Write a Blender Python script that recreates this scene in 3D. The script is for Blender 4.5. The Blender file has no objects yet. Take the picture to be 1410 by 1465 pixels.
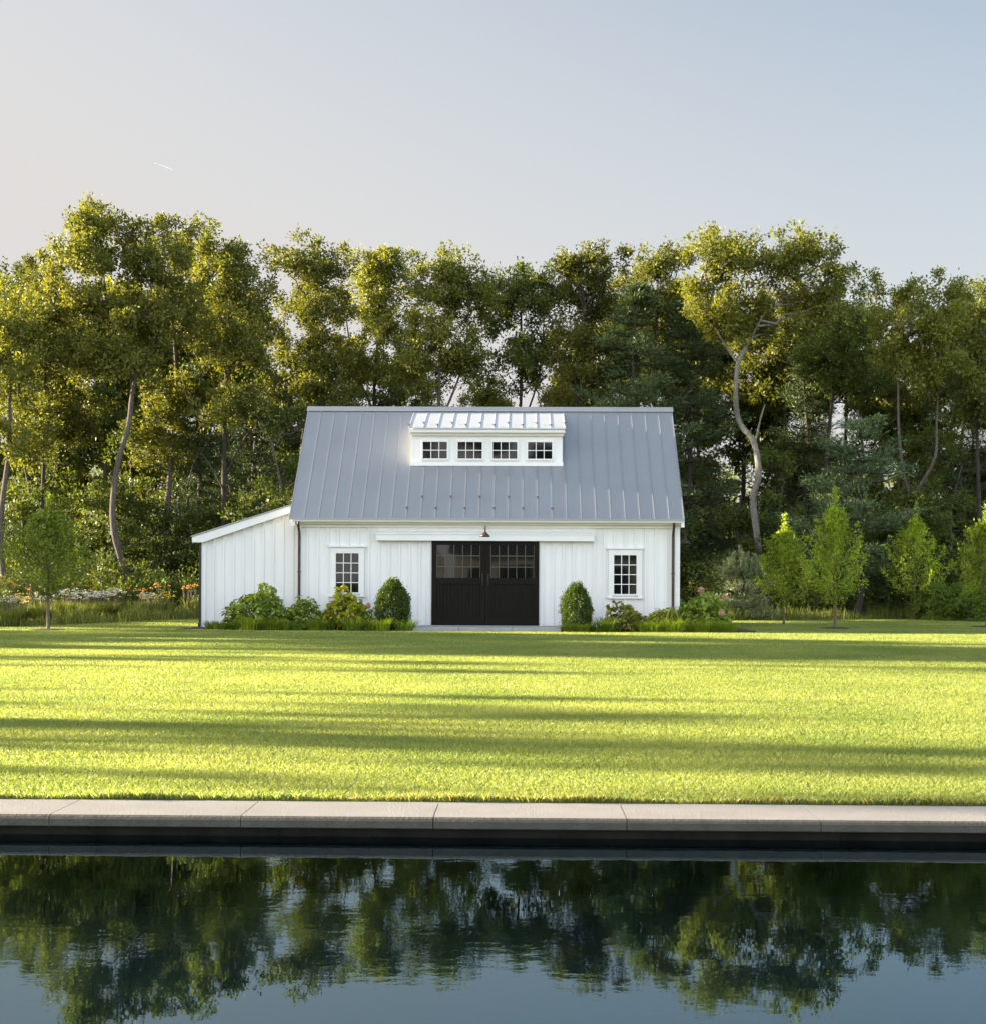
import bpy, math, random
import numpy as np
from math import radians, sin, cos, tan, pi

# ------------------------------------------------------------------ camera, sky, sun, exposure
SC = bpy.context.scene
COL = SC.collection
YAW, ROLL, EYE = 1.07, 0.27, 1.5
FPX, CX, CY = 2200.0, 705.0, 825.0      # focal length and principal point in photo pixels
SUN_EL, SUN_AZ = 11.5, 8.0               # elevation; azimuth measured from -X towards +Y
def cam_matrix():
    a, r = radians(YAW), radians(ROLL)
    Rz = np.array([[cos(a), -sin(a), 0], [sin(a), cos(a), 0], [0, 0, 1]])
    Rx = np.array([[1, 0, 0], [0, 0, -1], [0, 1, 0]])
    Rr = np.array([[cos(r), -sin(r), 0], [sin(r), cos(r), 0], [0, 0, 1]])
    return Rz @ Rx @ Rr
CM = cam_matrix()
cam_d = bpy.data.cameras.new('camera'); cam = bpy.data.objects.new('camera', cam_d); COL.objects.link(cam)
import mathutils
mw = mathutils.Matrix.Identity(4)
for i in range(3):
    for j in range(3): mw[i][j] = CM[i][j]
mw[0][3], mw[1][3], mw[2][3] = 0, 0, EYE
cam.matrix_world = mw
cam_d.sensor_fit = 'HORIZONTAL'; cam_d.sensor_width = 36
cam_d.lens = 36 * FPX / 1410; cam_d.shift_y = (CY - 732.5) / 1410
cam_d.clip_start = 0.1; cam_d.clip_end = 9000
SC.camera = cam
SC.view_settings.view_transform = 'Standard'; SC.view_settings.look = 'None'
SC.view_settings.exposure = 2.6; SC.view_settings.gamma = 1
W = bpy.data.worlds.new('World'); SC.world = W; W.use_nodes = True
wn = W.node_tree; wn.nodes.clear()
sky = wn.nodes.new('ShaderNodeTexSky'); sky.sky_type = 'NISHITA'; sky.sun_disc = False
sky.sun_elevation = radians(SUN_EL + 2); sky.altitude = 0
sky.air_density = 1.0; sky.dust_density = 1.6; sky.ozone_density = 1.2
sky.sun_rotation = radians(-90 + SUN_AZ)   # 0 = +Y, clockwise towards +X
bgn = wn.nodes.new('ShaderNodeBackground'); bgn.inputs['Strength'].default_value = 0.059
hs = wn.nodes.new('ShaderNodeHueSaturation'); hs.inputs['Saturation'].default_value = 0.78
wo = wn.nodes.new('ShaderNodeOutputWorld')
def wmath(op, a, b_=None, c=None, clamp=False):
    n = wn.nodes.new('ShaderNodeMath'); n.operation = op; n.use_clamp = clamp
    for k, v in enumerate((a, b_, c)):
        if v is None: continue
        if isinstance(v, (int, float)): n.inputs[k].default_value = v
        else: wn.links.new(v, n.inputs[k])
    return n.outputs[0]
wtc = wn.nodes.new('ShaderNodeTexCoord'); wsx = wn.nodes.new('ShaderNodeSeparateXYZ'); wn.links.new(wtc.outputs['Generated'], wsx.inputs[0])
# thin evening haze: pale and neutral towards the sun (-X) and low down; added gain brightens the unseen south (-Y) sky as fill light
west = wmath('MULTIPLY_ADD', wsx.outputs[0], -1.55, .42, True)
low = wmath('MULTIPLY_ADD', wsx.outputs[2], -2.6, 1.12, True)
hz = wmath('MULTIPLY_ADD', west, .66, wmath('MULTIPLY', low, .90), True)
south = wmath('MULTIPLY_ADD', wsx.outputs[1], -1.0, .25, True)
gain = wmath('MULTIPLY_ADD', south, 1.75, .71)
hmix = wn.nodes.new('ShaderNodeMix'); hmix.data_type = 'RGBA'; hmix.inputs[7].default_value = (2.96, 2.88, 2.82, 1)
wn.links.new(hz, hmix.inputs[0]); wn.links.new(sky.outputs[0], hs.inputs['Color']); wn.links.new(hs.outputs[0], hmix.inputs[6])
vm = wn.nodes.new('ShaderNodeVectorMath'); vm.operation = 'SCALE'; wn.links.new(hmix.outputs[2], vm.inputs[0]); wn.links.new(gain, vm.inputs['Scale'])
wn.links.new(vm.outputs[0], bgn.inputs[0]); wn.links.new(bgn.outputs[0], wo.inputs[0])
sl = bpy.data.lights.new('sun', 'SUN'); sun = bpy.data.objects.new('sun', sl); COL.objects.link(sun)
sl.energy = 5.0; sl.angle = radians(0.9); sl.color = (1.0, 0.84, 0.61)
sd = mathutils.Vector((-cos(radians(SUN_EL)) * cos(radians(SUN_AZ)), cos(radians(SUN_EL)) * sin(radians(SUN_AZ)), sin(radians(SUN_EL))))
sun.rotation_euler = sd.to_track_quat('Z', 'Y').to_euler(); sun.location = (-40, 20, 30)
SC.cycles.max_bounces = 7; SC.cycles.transparent_max_bounces = 4
SC.cycles.diffuse_bounces = 4; SC.cycles.glossy_bounces = 3; SC.cycles.transmission_bounces = 4

RNG = np.random.default_rng(11)
def P(px, py, D):
    d = CM @ np.array([(px - CX) / FPX, (CY - py) / FPX, -1.0])
    return np.array([0, 0, EYE]) + d * D

# ------------------------------------------------------------------ materials
def mat(name):
    m = bpy.data.materials.new(name); m.use_nodes = True
    return m, m.node_tree, m.node_tree.nodes['Principled BSDF']
def noise(nt, scale, detail=4, rough=.55, vec=None, space='Object', stretch=None):
    tc = nt.nodes.new('ShaderNodeTexCoord'); n = nt.nodes.new('ShaderNodeTexNoise')
    n.inputs['Scale'].default_value = scale; n.inputs['Detail'].default_value = detail; n.inputs['Roughness'].default_value = rough
    if space == 'World':
        g = nt.nodes.new('ShaderNodeNewGeometry'); src = g.outputs['Position']
    else: src = tc.outputs[space]
    if stretch:
        mp = nt.nodes.new('ShaderNodeMapping'); mp.inputs['Scale'].default_value = stretch
        nt.links.new(src, mp.inputs[0]); src = mp.outputs[0]
    nt.links.new(src, n.inputs['Vector'])
    return n
def ramp(nt, fac, stops):
    r = nt.nodes.new('ShaderNodeValToRGB'); e = r.color_ramp.elements
    while len(e) < len(stops): e.new(.5)
    for i, (p, c) in enumerate(stops):
        e[i].position = p; e[i].color = (*c, 1)
    nt.links.new(fac, r.inputs[0]); return r
def bump(nt, b, h, strength, dist=.02):
    bp = nt.nodes.new('ShaderNodeBump'); bp.inputs['Strength'].default_value = strength; bp.inputs['Distance'].default_value = dist
    nt.links.new(h, bp.inputs['Height']); nt.links.new(bp.outputs[0], b.inputs['Normal']); return bp
def simple(name, c, rough=.5, metal=0, var=.12, nscale=3, bmp=0, spec=.5, stretch=None, bscale=None):
    m, nt, b = mat(name)
    n = noise(nt, nscale, 6, .6, stretch=stretch)
    lo = tuple(x * (1 - var) for x in c); hi = tuple(min(1, x * (1 + var)) for x in c)
    r = ramp(nt, n.outputs[0], [(.3, lo), (.7, hi)])
    nt.links.new(r.outputs[0], b.inputs['Base Color'])
    b.inputs['Roughness'].default_value = rough; b.inputs['Metallic'].default_value = metal
    b.inputs['Specular IOR Level'].default_value = spec
    if bmp:
        n2 = noise(nt, bscale or nscale * 8, 5, .6, stretch=stretch); bump(nt, b, n2.outputs[0], bmp)
    return m
def foliage(name, c_lo, c_hi, tr, trmix=.4, nscale=.5, rough=.5, objvar=.25, warm=None):
    """leaf material: colour per leaf and per clump; light passes through"""
    m, nt, b = mat(name)
    at = nt.nodes.new('ShaderNodeAttribute'); at.attribute_name = 'rnd'
    n = noise(nt, nscale, 2, .5)
    ad = nt.nodes.new('ShaderNodeMath'); ad.operation = 'MULTIPLY_ADD'; ad.inputs[1].default_value = .55
    sb = nt.nodes.new('ShaderNodeMath'); sb.operation = 'MULTIPLY_ADD'; sb.inputs[1].default_value = .9; sb.inputs[2].default_value = -.2
    nt.links.new(n.outputs[0], sb.inputs[0]); nt.links.new(at.outputs['Fac'], ad.inputs[0]); nt.links.new(sb.outputs[0], ad.inputs[2])
    st = [(.1, c_lo), (.9, c_hi)]
    if warm: st.append((.985, warm))
    r = ramp(nt, ad.outputs[0], st)
    oi = nt.nodes.new('ShaderNodeObjectInfo'); hv = nt.nodes.new('ShaderNodeHueSaturation')
    mr = nt.nodes.new('ShaderNodeMapRange'); mr.inputs['To Min'].default_value = 1 - objvar; mr.inputs['To Max'].default_value = 1 + objvar
    nt.links.new(oi.outputs['Random'], mr.inputs['Value']); nt.links.new(mr.outputs[0], hv.inputs['Value']); nt.links.new(r.outputs[0], hv.inputs['Color'])
    nt.links.new(hv.outputs[0], b.inputs['Base Color']); b.inputs['Roughness'].default_value = rough
    b.inputs['Specular IOR Level'].default_value = .35
    t = nt.nodes.new('ShaderNodeBsdfTranslucent'); mx = nt.nodes.new('ShaderNodeMixShader'); mx.inputs[0].default_value = trmix
    mm = nt.nodes.new('ShaderNodeMix'); mm.data_type = 'RGBA'; mm.blend_type = 'MULTIPLY'; mm.inputs[0].default_value = 1
    nt.links.new(hv.outputs[0], mm.inputs[6]); mm.inputs[7].default_value = (*tr, 1)
    nt.links.new(mm.outputs[2], t.inputs[0])
    nt.links.new(b.outputs[0], mx.inputs[1]); nt.links.new(t.outputs[0], mx.inputs[2])
    nt.links.new(mx.outputs[0], nt.nodes['Material Output'].inputs[0])
    return m
M = {}
M['white'] = simple('white_paint', (.80, .80, .78), .45, var=.04, nscale=1.2, bmp=.05, bscale=40)
M['siding'] = simple('white_siding', (.80, .80, .785), .5, var=.045, nscale=1.2, stretch=(2, 2, .35), bmp=.08, bscale=14)
M['cream'] = simple('cream_trim', (.80, .78, .72), .45, var=.03, nscale=1)
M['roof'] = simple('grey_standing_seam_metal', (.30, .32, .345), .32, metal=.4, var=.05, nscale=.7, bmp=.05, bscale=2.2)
M['roof_pale'] = simple('sunlit_pale_seam_metal', (.52, .545, .58), .34, metal=.25, var=.06, nscale=.9)  # paler dormer sheet; sun and sky sheen also put into its colour
M['copper'] = simple('weathered_copper', (.085, .055, .045), .45, metal=.6, var=.35, nscale=5)
M['guard'] = simple('bronze_snow_guard', (.22, .18, .155), .5, metal=.5, var=.2, nscale=8)
M['darkmetal'] = simple('dark_metal', (.03, .03, .032), .45, metal=.4, var=.2)
M['door'] = simple('black_stained_wood', (.010, .0085, .006), .5, spec=.10, var=.3, nscale=5, stretch=(6, 6, .5), bmp=.15, bscale=20)
M['muntin'] = simple('dark_bronze_muntin', (.07, .058, .04), .4, var=.2)
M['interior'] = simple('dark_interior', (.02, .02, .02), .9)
M['step'] = simple('bluestone_step', (.30, .31, .30), .8, var=.15, nscale=4, bmp=.3, bscale=18)
M['asphalt'] = simple('dark_roof_edge', (.06, .06, .06), .8)
m, nt, b = mat('window_glass'); b.inputs['Base Color'].default_value = (.006, .008, .007, 1); b.inputs['Roughness'].default_value = .03; b.inputs['IOR'].default_value = 1.5; b.inputs['Specular IOR Level'].default_value = .38
n = noise(nt, 1.3, 1); bump(nt, b, n.outputs[0], .02, .05); M['glass'] = m
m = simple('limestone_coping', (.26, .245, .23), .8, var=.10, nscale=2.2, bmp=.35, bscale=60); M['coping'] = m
M['coping_face'] = simple('shaded_weathered_coping_face', (.075, .068, .055), .9, var=.25, nscale=6, bmp=.5, bscale=50)  # rough, dirty front face; its shade is also put into the darker colour
M['tile'] = simple('dark_slate_pool_tile', (.014, .012, .009), .6, spec=.1, var=.5, nscale=5)
M['basin'] = simple('dark_blue_plaster', (.004, .032, .056), .8, var=.25, nscale=.8); M['cove'] = simple('cove_tile', (.004, .022, .034), .8, var=.3); M['deep_tile'] = simple('deep_pool_tile', (.006, .014, .018), .8, var=.3)
M['wet'] = simple('wet_stone', (.05, .06, .065), .04, var=.1)
M['patio'] = simple('pale_patio_paving', (.35, .33, .30), .85, var=.12, nscale=1.5, bmp=.2)
M['mulch'] = simple('bark_mulch', (.05, .032, .022), .95, var=.5, nscale=25, bmp=1, bscale=60)
M['litter'] = simple('leaf_litter', (.065, .05, .028), .95, var=.45, nscale=1.5, bmp=.6, bscale=10)
m, nt, b = mat('lawn_soil')
n = noise(nt, .35, 6, .6, space='World')
r = ramp(nt, n.outputs[0], [(.3, (.05, .072, .014)), (.55, (.075, .105, .02)), (.8, (.10, .12, .03))])
nt.links.new(r.outputs[0], b.inputs['Base Color']); b.inputs['Roughness'].default_value = .95
n2 = noise(nt, 40, 4, .7, space='World'); bump(nt, b, n2.outputs[0], .8, .03); M['lawn'] = m
# water: dark body, mirror surface, small wavelets that come and go
m, nt, b = mat('pool_water')
nt.nodes.remove(b); refr = nt.nodes.new('ShaderNodeBsdfRefraction'); refr.inputs['Color'].default_value = (.75, .93, .97, 1); refr.inputs['IOR'].default_value = 1.33; refr.inputs['Roughness'].default_value = 0
glo = nt.nodes.new('ShaderNodeBsdfGlossy'); glo.inputs['Color'].default_value = (.62, .86, 1.0, 1); glo.inputs['Roughness'].default_value = 0
fre = nt.nodes.new('ShaderNodeFresnel'); fre.inputs['IOR'].default_value = 2.05; wmx = nt.nodes.new('ShaderNodeMixShader')
nt.links.new(fre.outputs[0], wmx.inputs[0]); nt.links.new(refr.outputs[0], wmx.inputs[1]); nt.links.new(glo.outputs[0], wmx.inputs[2]); nt.links.new(wmx.outputs[0], nt.nodes['Material Output'].inputs[0])
n1 = noise(nt, 7, 3, .55, stretch=(1, 1.3, 1)); n2 = noise(nt, 1.1, 2, .5); n3 = noise(nt, .55, 2, .6)
rr = ramp(nt, n3.outputs[0], [(.38, (.12, .12, .12)), (.65, (1, 1, 1))])
mu = nt.nodes.new('ShaderNodeMath'); mu.operation = 'MULTIPLY'; nt.links.new(n1.outputs[0], mu.inputs[0]); nt.links.new(rr.outputs[0], mu.inputs[1])
ad = nt.nodes.new('ShaderNodeMath'); ad.operation = 'MULTIPLY_ADD'; ad.inputs[1].default_value = .8
nt.links.new(n2.outputs[0], ad.inputs[0]); nt.links.new(mu.outputs[0], ad.inputs[2])
bp = nt.nodes.new('ShaderNodeBump'); bp.inputs['Strength'].default_value = .014; bp.inputs['Distance'].default_value = .05; nt.links.new(ad.outputs[0], bp.inputs['Height'])
for nd in (refr, glo, fre): nt.links.new(bp.outputs[0], nd.inputs['Normal'])
M['water'] = m
def bark(name, c1, c2, lichen=None):
    m, nt, b = mat(name)
    n = noise(nt, 5, 6, .65, stretch=(3, 3, .6)); st = [(.3, c1), (.65, c2)]
    if lichen: st.append((.78, lichen))
    r = ramp(nt, n.outputs[0], st); nt.links.new(r.outputs[0], b.inputs['Base Color']); b.inputs['Roughness'].default_value = .9
    n2 = noise(nt, 12, 5, .7, stretch=(3, 3, .5)); bump(nt, b, n2.outputs[0], .8, .05)
    return m
M['bark'] = bark('oak_bark', (.05, .042, .034), (.12, .10, .085))
M['bark_dark'] = bark('dark_bark', (.022, .018, .015), (.06, .048, .038))
M['bark_pale'] = bark('lichened_bark', (.12, .11, .09), (.24, .23, .19), (.33, .34, .25))
M['bark_sap'] = bark('sapling_bark', (.11, .075, .05), (.2, .15, .11))
M['oak'] = foliage('oak_leaves', (.052, .078, .016), (.225, .232, .046), (1.45, 1.35, .42), .45)
M['oak_dark'] = foliage('dark_leaves', (.034, .058, .014), (.135, .175, .035), (1.5, 1.35, .4), .4)
M['pine'] = foliage('pine_needles', (.030, .050, .020), (.085, .12, .04), (1.2, 1.3, .5), .22)
M['pine_blue'] = foliage('blue_pine_needles', (.04, .07, .034), (.11, .155, .065), (1.2, 1.3, .5), .22)
M['pine_silver'] = foliage('silvery_pine_needles', (.09, .13, .06), (.27, .31, .17), (1.2, 1.25, .6), .25)
M['sap'] = foliage('sapling_leaves', (.11, .18, .02), (.34, .42, .045), (1.6, 1.5, .3), .5, nscale=1.5)
M['sap_dim'] = foliage('green_sapling_leaves', (.10, .17, .02), (.28, .35, .045), (1.5, 1.5, .35), .42, nscale=1.5)
M['box'] = foliage('boxwood_leaves', (.03, .06, .011), (.11, .165, .022), (1.4, 1.4, .4), .2, nscale=4, objvar=.1)
M['hyd'] = foliage('hydrangea_leaves', (.12, .20, .03), (.33, .42, .06), (1.5, 1.4, .3), .35, nscale=3, objvar=.1)
M['hyd_y'] = foliage('yellow_green_leaves', (.17, .24, .02), (.42, .42, .03), (1.5, 1.3, .25), .4, nscale=3, objvar=.1)
M['hyd_r'] = foliage('red_tinged_leaves', (.12, .18, .025), (.30, .28, .04), (1.5, 1.2, .3), .35, nscale=5, objvar=.1, warm=(.25, .045, .025))
M['tuft'] = foliage('strappy_leaves', (.07, .13, .016), (.17, .24, .03), (1.5, 1.5, .3), .4, nscale=6)
M['tuft_y'] = foliage('bright_strappy_leaves', (.12, .19, .016), (.26, .32, .03), (1.5, 1.5, .3), .4, nscale=6)
M['grass'] = foliage('grass_blades', (.12, .195, .032), (.355, .385, .12), (1.45, 1.38, .68), .5, nscale=.45, rough=.45, warm=(.26, .2, .06))
M['meadow'] = foliage('meadow_grass', (.07, .11, .022), (.24, .26, .06), (1.4, 1.4, .4), .4, nscale=1)
def petal(name, c):
    m = simple(name, c, .7, var=.15, nscale=8); return m
M['whitefl'] = petal('white_flower', (.5, .5, .4)); M['orangefl'] = petal('orange_petal', (.75, .30, .02)); M['yellowfl'] = petal('yellow_petal', (.7, .5, .03))
M['pinkfl'] = petal('pink_flower', (.62, .36, .26))
M['cloudw'] = petal('ice_cloud', (.7, .7, .7))

# ------------------------------------------------------------------ mesh helpers
class MB:
    def __init__(s): s.v = []; s.f = []; s.mi = []; s.n = 0
    def add(s, V, Fc, k=0):
        s.v.append(np.asarray(V, float)); s.f += [tuple(i + s.n for i in q) for q in Fc]; s.mi += [k] * len(Fc); s.n += len(V); return s
    def box(s, x0, x1, y0, y1, z0, z1, k=0):
        V = [(x, y, z) for x in (x0, x1) for y in (y0, y1) for z in (z0, z1)]
        return s.add(V, [(0, 1, 3, 2), (4, 6, 7, 5), (0, 4, 5, 1), (2, 3, 7, 6), (0, 2, 6, 4), (1, 5, 7, 3)], k)
    def prism(s, prof, x0, x1, k=0, axis='x'):
        """profile of (a,b) points extruded along x (a=y,b=z) or y (a=x,b=z)"""
        n = len(prof)
        if axis == 'x': V = [(x0, a, b) for a, b in prof] + [(x1, a, b) for a, b in prof]
        else: V = [(a, x0, b) for a, b in prof] + [(a, x1, b) for a, b in prof]
        F = [tuple(range(n - 1, -1, -1)), tuple(range(n, 2 * n))] + [(i, (i + 1) % n, n + (i + 1) % n, n + i) for i in range(n)]
        return s.add(V, F, k)
    def tube(s, pts, rad, sides=8, k=0, cap=True):
        pts = np.asarray(pts, float); n = len(pts); rad = np.full(n, rad) if np.isscalar(rad) else np.asarray(rad)
        T = np.gradient(pts, axis=0); T /= np.linalg.norm(T, axis=1)[:, None] + 1e-9
        ref = np.array([0, 1, 0.]) if abs(T[0][1]) < .8 else np.array([1., 0, 0])
        A = np.cross(T, ref); A /= np.linalg.norm(A, axis=1)[:, None] + 1e-9; B = np.cross(T, A)
        th = np.arange(sides) * 2 * pi / sides
        V = (pts[:, None] + rad[:, None, None] * (A[:, None] * np.cos(th)[None, :, None] + B[:, None] * np.sin(th)[None, :, None])).reshape(-1, 3)
        F = [(i * sides + j, i * sides + (j + 1) % sides, (i + 1) * sides + (j + 1) % sides, (i + 1) * sides + j) for i in range(n - 1) for j in range(sides)]
        if cap: F += [tuple(range(sides - 1, -1, -1)), tuple((n - 1) * sides + j for j in range(sides))]
        return s.add(V, F, k)
    def lathe(s, prof, c=(0, 0, 0), sides=16, k=0):
        th = np.arange(sides) * 2 * pi / sides; V = [(c[0] + r * cos(t), c[1] + r * sin(t), c[2] + z) for r, z in prof for t in th]
        n = len(prof); F = [(i * sides + j, i * sides + (j + 1) % sides, (i + 1) * sides + (j + 1) % sides, (i + 1) * sides + j) for i in range(n - 1) for j in range(sides)]
        return s.add(V, F, k)
    def build(s, name, mats, parent=None, origin=(0, 0, 0), loc=None, smooth=False, bevel=0):
        V = np.concatenate(s.v) - np.asarray(origin, float)
        me = bpy.data.meshes.new(name); me.from_pydata(V.tolist(), [], s.f)
        for mm in (mats if isinstance(mats, (list, tuple)) else [mats]): me.materials.append(M[mm])
        me.polygons.foreach_set('material_index', s.mi)
        if smooth: me.polygons.foreach_set('use_smooth', [True] * len(s.f))
        me.update(); o = bpy.data.objects.new(name, me); COL.objects.link(o)
        if parent: o.parent = parent
        if loc is not None: o.location = loc
        if bevel:
            md = o.modifiers.new('bevel', 'BEVEL'); md.width = bevel; md.segments = 2; md.limit_method = 'ANGLE'; md.angle_limit = radians(50)
        return o
def empty(name, loc=(0, 0, 0)):
    o = bpy.data.objects.new(name, None); COL.objects.link(o); o.location = loc; o.empty_display_size = .3; return o
def tag(o, label=None, cat=None, group=None, kind=None):
    if label: o['label'] = label
    if cat: o['category'] = cat
    if group: o['group'] = group
    if kind: o['kind'] = kind
    return o
def copy_tree(o, loc=None, rz=None, sc=None, parent=None):
    c = o.copy(); COL.objects.link(c)
    if parent: c.parent = parent
    for ch in list(o.children): copy_tree(ch, parent=c)
    if loc is not None: c.location = loc
    if rz is not None: c.rotation_euler = (0, 0, rz)
    if sc is not None: c.scale = sc if hasattr(sc, '__len__') else (sc,) * 3
    return c
def polys(name, V, k, mats, rnd, parent=None, mi=None):
    """V: (n*k,3) vertices of n separate k-gons"""
    n = len(V) // k; me = bpy.data.meshes.new(name)
    me.vertices.add(n * k); me.vertices.foreach_set('co', V.astype(np.float32).ravel())
    me.loops.add(n * k); me.loops.foreach_set('vertex_index', np.arange(n * k, dtype=np.int32))
    me.polygons.add(n); me.polygons.foreach_set('loop_start', np.arange(0, n * k, k, dtype=np.int32))
    me.polygons.foreach_set('loop_total', np.full(n, k, dtype=np.int32))
    for mm in (mats if isinstance(mats, (list, tuple)) else [mats]): me.materials.append(M[mm])
    if mi is not None: me.polygons.foreach_set('material_index', mi.astype(np.int32))
    a = me.attributes.new('rnd', 'FLOAT', 'FACE'); a.data.foreach_set('value', rnd.astype(np.float32))
    me.update(calc_edges=True)
    o = bpy.data.objects.new(name, me); COL.objects.link(o)
    if parent: o.parent = parent
    return o
def unit(v): return v / (np.linalg.norm(v, axis=-1, keepdims=True) + 1e-9)
def leaf_quads(C, L, Wd, dirs=None, spread=1.0, rng=RNG):
    """diamond leaves centred on C pointing roughly along dirs"""
    n = len(C); d = rng.normal(size=(n, 3))
    if dirs is not None: d = dirs + spread * d
    u = unit(d); w = unit(np.cross(u, rng.normal(size=(n, 3))))
    L = (L * rng.uniform(.7, 1.25, n))[:, None]; Wd = (Wd * rng.uniform(.75, 1.2, n))[:, None]
    nrm = np.cross(u, w)
    V = np.stack([C - u * L * .5, C + w * Wd * .5 - u * L * .05 + nrm * Wd * .15, C + u * L * .5, C - w * Wd * .5 - u * L * .05 + nrm * Wd * .15], 1)
    return V.reshape(-1, 3)

# ------------------------------------------------------------------ ground, pool
FARX = 2500
g = MB()
px0, px1, py0, py1 = -16.0, 16.0, 4.4, 10.2
def rect(x0, x1, y0, y1, z, mb):
    mb.add([(x0, y0, z), (x1, y0, z), (x1, y1, z), (x0, y1, z)], [(0, 1, 2, 3)])
rect(-FARX, FARX, py1, 4000, 0, g); rect(-FARX, px0, -400, py1, 0, g); rect(px1, FARX, -400, py1, 0, g); rect(px0, px1, -400, py0, 0, g)
tag(g.build('ground', 'lawn'), kind='structure')
# forest floor beyond the mown edge
ff = MB()
edge = [(-70, 36), (-40, 38), (-20, 41.5), (-14.6, 43.4), (-11.2, 52.6), (0, 53.5), (7, 54), (14, 57), (20, 58.5), (60, 60)]
V = [(x, y, .006) for x, y in edge] + [(x, 140, .006) for x, y in edge]; n = len(edge)
ff.add(V, [(i, i + 1, n + i + 1, n + i) for i in range(n - 1)])
tag(ff.build('forest_floor', 'litter'), kind='structure')
bed = MB()
bed.add([(-9.35, 42.0, .012), (-8.5, 41.55, .012), (-3.1, 41.2, .012), (-3.1, 44, .012), (-9.35, 44.2, .012)], [(0, 1, 2, 3, 4)])
bed.add([(1.12, 41.3, .012), (4.5, 41.2, .012), (6.3, 41.8, .012), (6.6, 43.2, .012), (5.5, 46, .012), (4.5, 46, .012), (1.12, 44, .012)], [tuple(range(7))])
tag(bed.build('mulch_bed', 'mulch'), kind='structure')
# coping slabs
cp = MB()
x = -1.737 - 12 * 1.196
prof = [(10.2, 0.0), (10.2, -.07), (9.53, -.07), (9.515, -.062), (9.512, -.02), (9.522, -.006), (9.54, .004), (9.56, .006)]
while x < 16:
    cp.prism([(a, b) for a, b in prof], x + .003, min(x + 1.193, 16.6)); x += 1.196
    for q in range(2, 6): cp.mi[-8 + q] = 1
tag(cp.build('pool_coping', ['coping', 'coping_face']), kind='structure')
cs = MB(); cs.box(-16.6, -15.95, 4.5, 9.5, -.07, .004); cs.box(15.95, 16.6, 4.5, 9.5, -.07, .004)
tag(cs.build('pool_coping', 'coping'), kind='structure')
pw = MB(); xx = -16.
while xx < 16: pw.box(xx + .0006, xx + .5794, 9.56, 9.75, -.8, -.072); pw.box(xx + .002, xx + .578, 9.56, 9.75, -1.7, -.803, 1); xx += .58
pw.box(-16.2, -16, 4.6, 9.75, -3.3, -.072); pw.box(16, 16.2, 4.6, 9.75, -3.3, -.072); pw.box(-16, 16, 4.5, 4.6, -3.3, -.13); 
bs = MB(); bp_ = [(4.6, -1.95), (8.0, -2.3), (8.8, -2.26), (9.2, -2.15), (9.45, -1.95), (9.56, -1.7), (9.56, -2.6), (4.6, -2.6)]; bs.prism(bp_, -16, 16)
for q in (2, 3, 4): bs.mi[2 + q] = 1
tag(bs.build('pool_floor', ['basin', 'cove']), kind='structure')
tag(pw.build('pool_wall', ['tile', 'deep_tile']), kind='structure')
wa = MB(); rect(-16, 16, 4.6, 9.56, -.125, wa)
tag(wa.build('water', 'water'), kind='structure')
lg = MB(); lg.box(-1.25, 16, 4.5, 5.02, -.3, -.117)
tag(lg.build('pool_ledge', 'wet'), kind='structure')
pt = MB(); rect(-16.6, 16.6, -6, 4.5, .005, pt)
tag(pt.build('patio', 'patio'), kind='structure')

# ------------------------------------------------------------------ barn
BX0, BX1, BY0, BY1 = -6.43, 4.475, 44.0, 50.9
EZ, EY, RZ, RY = 3.12, 43.68, 6.65, 47.45
SL = (RZ - EZ) / (RY - EY)
barn = empty('barn', (-.978, 44, 0)); OB = (-.978, 44, 0)
tag(barn, 'white board and batten barn with grey metal roof, black sliding doors and side lean-to', 'barn')
w = MB()
ztop = lambda y: RZ - abs(y - RY) * SL - .12
w.prism([(BY0, .06), (BY1, .06), (BY1, ztop(BY1)), (RY, ztop(RY)), (BY0, ztop(BY0))], BX0, BX1)
# battens, front
def batten_front(mb, x, z0, z1, y=44.0): mb.box(x - .026, x + .026, y - .04, y + .001, z0, z1)
xs = np.arange(BX0 + .30, BX1 - .1, .2925)
for x in xs:
    if -2.68 < x < .58: zr = [(2.76, 2.93)]
    elif -5.62 < x < -4.42 or 2.45 < x < 3.45: zr = [(.07, .93), (2.36, 2.93)]
    elif -4.2 < x < 2.1: zr = [(.07, 2.5), (2.76, 2.93)]
    else: zr = [(.07, 2.93)]
    for a, c in zr: batten_front(w, x, a, c)
for y in np.arange(BY0 + .3, BY1, .2925):
    for xx in (BX1,): w.box(xx - .001, xx + .022, y - .022, y + .022, .07, ztop(y))
wall = w.build('wall', 'siding', barn, OB)
def bpart(mb, name, m, parent=None, **k): return mb.build(name, m, parent or barn, OB, **k)
c = MB(); c.box(BX0 - .02, BX0 + .12, 43.945, 44.02, .06, 2.95); bpart(c, 'corner_board', 'white')
c = MB(); c.box(BX1 - .12, BX1 + .025, 43.945, 44.12, .06, 2.95); bpart(c, 'corner_board', 'white')
# cornice: frieze, soffit and fascia in steps
c = MB(); c.box(BX0 - .03, BX1 + .03, 43.93, 44.01, 2.90, 3.02); c.box(BX0 - .06, BX1 + .06, 43.80, 43.99, 2.985, 3.05)
c.prism([(43.70, 3.03), (43.70, 3.125), (43.86, 3.24), (44.0, 3.2), (44.0, 3.03)], BX0 - .10, BX1 + .10)
c.prism([(43.66, 3.05), (43.64, 3.115), (43.70, 3.115), (43.70, 3.05)], BX0 - .10, BX1 + .10)
bpart(c, 'cornice', 'cream')
# rear eave
c = MB(); c.box(BX0 - .1, BX1 + .1, 50.9, 51.2, 3.0, 3.12); bpart(c, 'cornice', 'cream')
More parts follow.
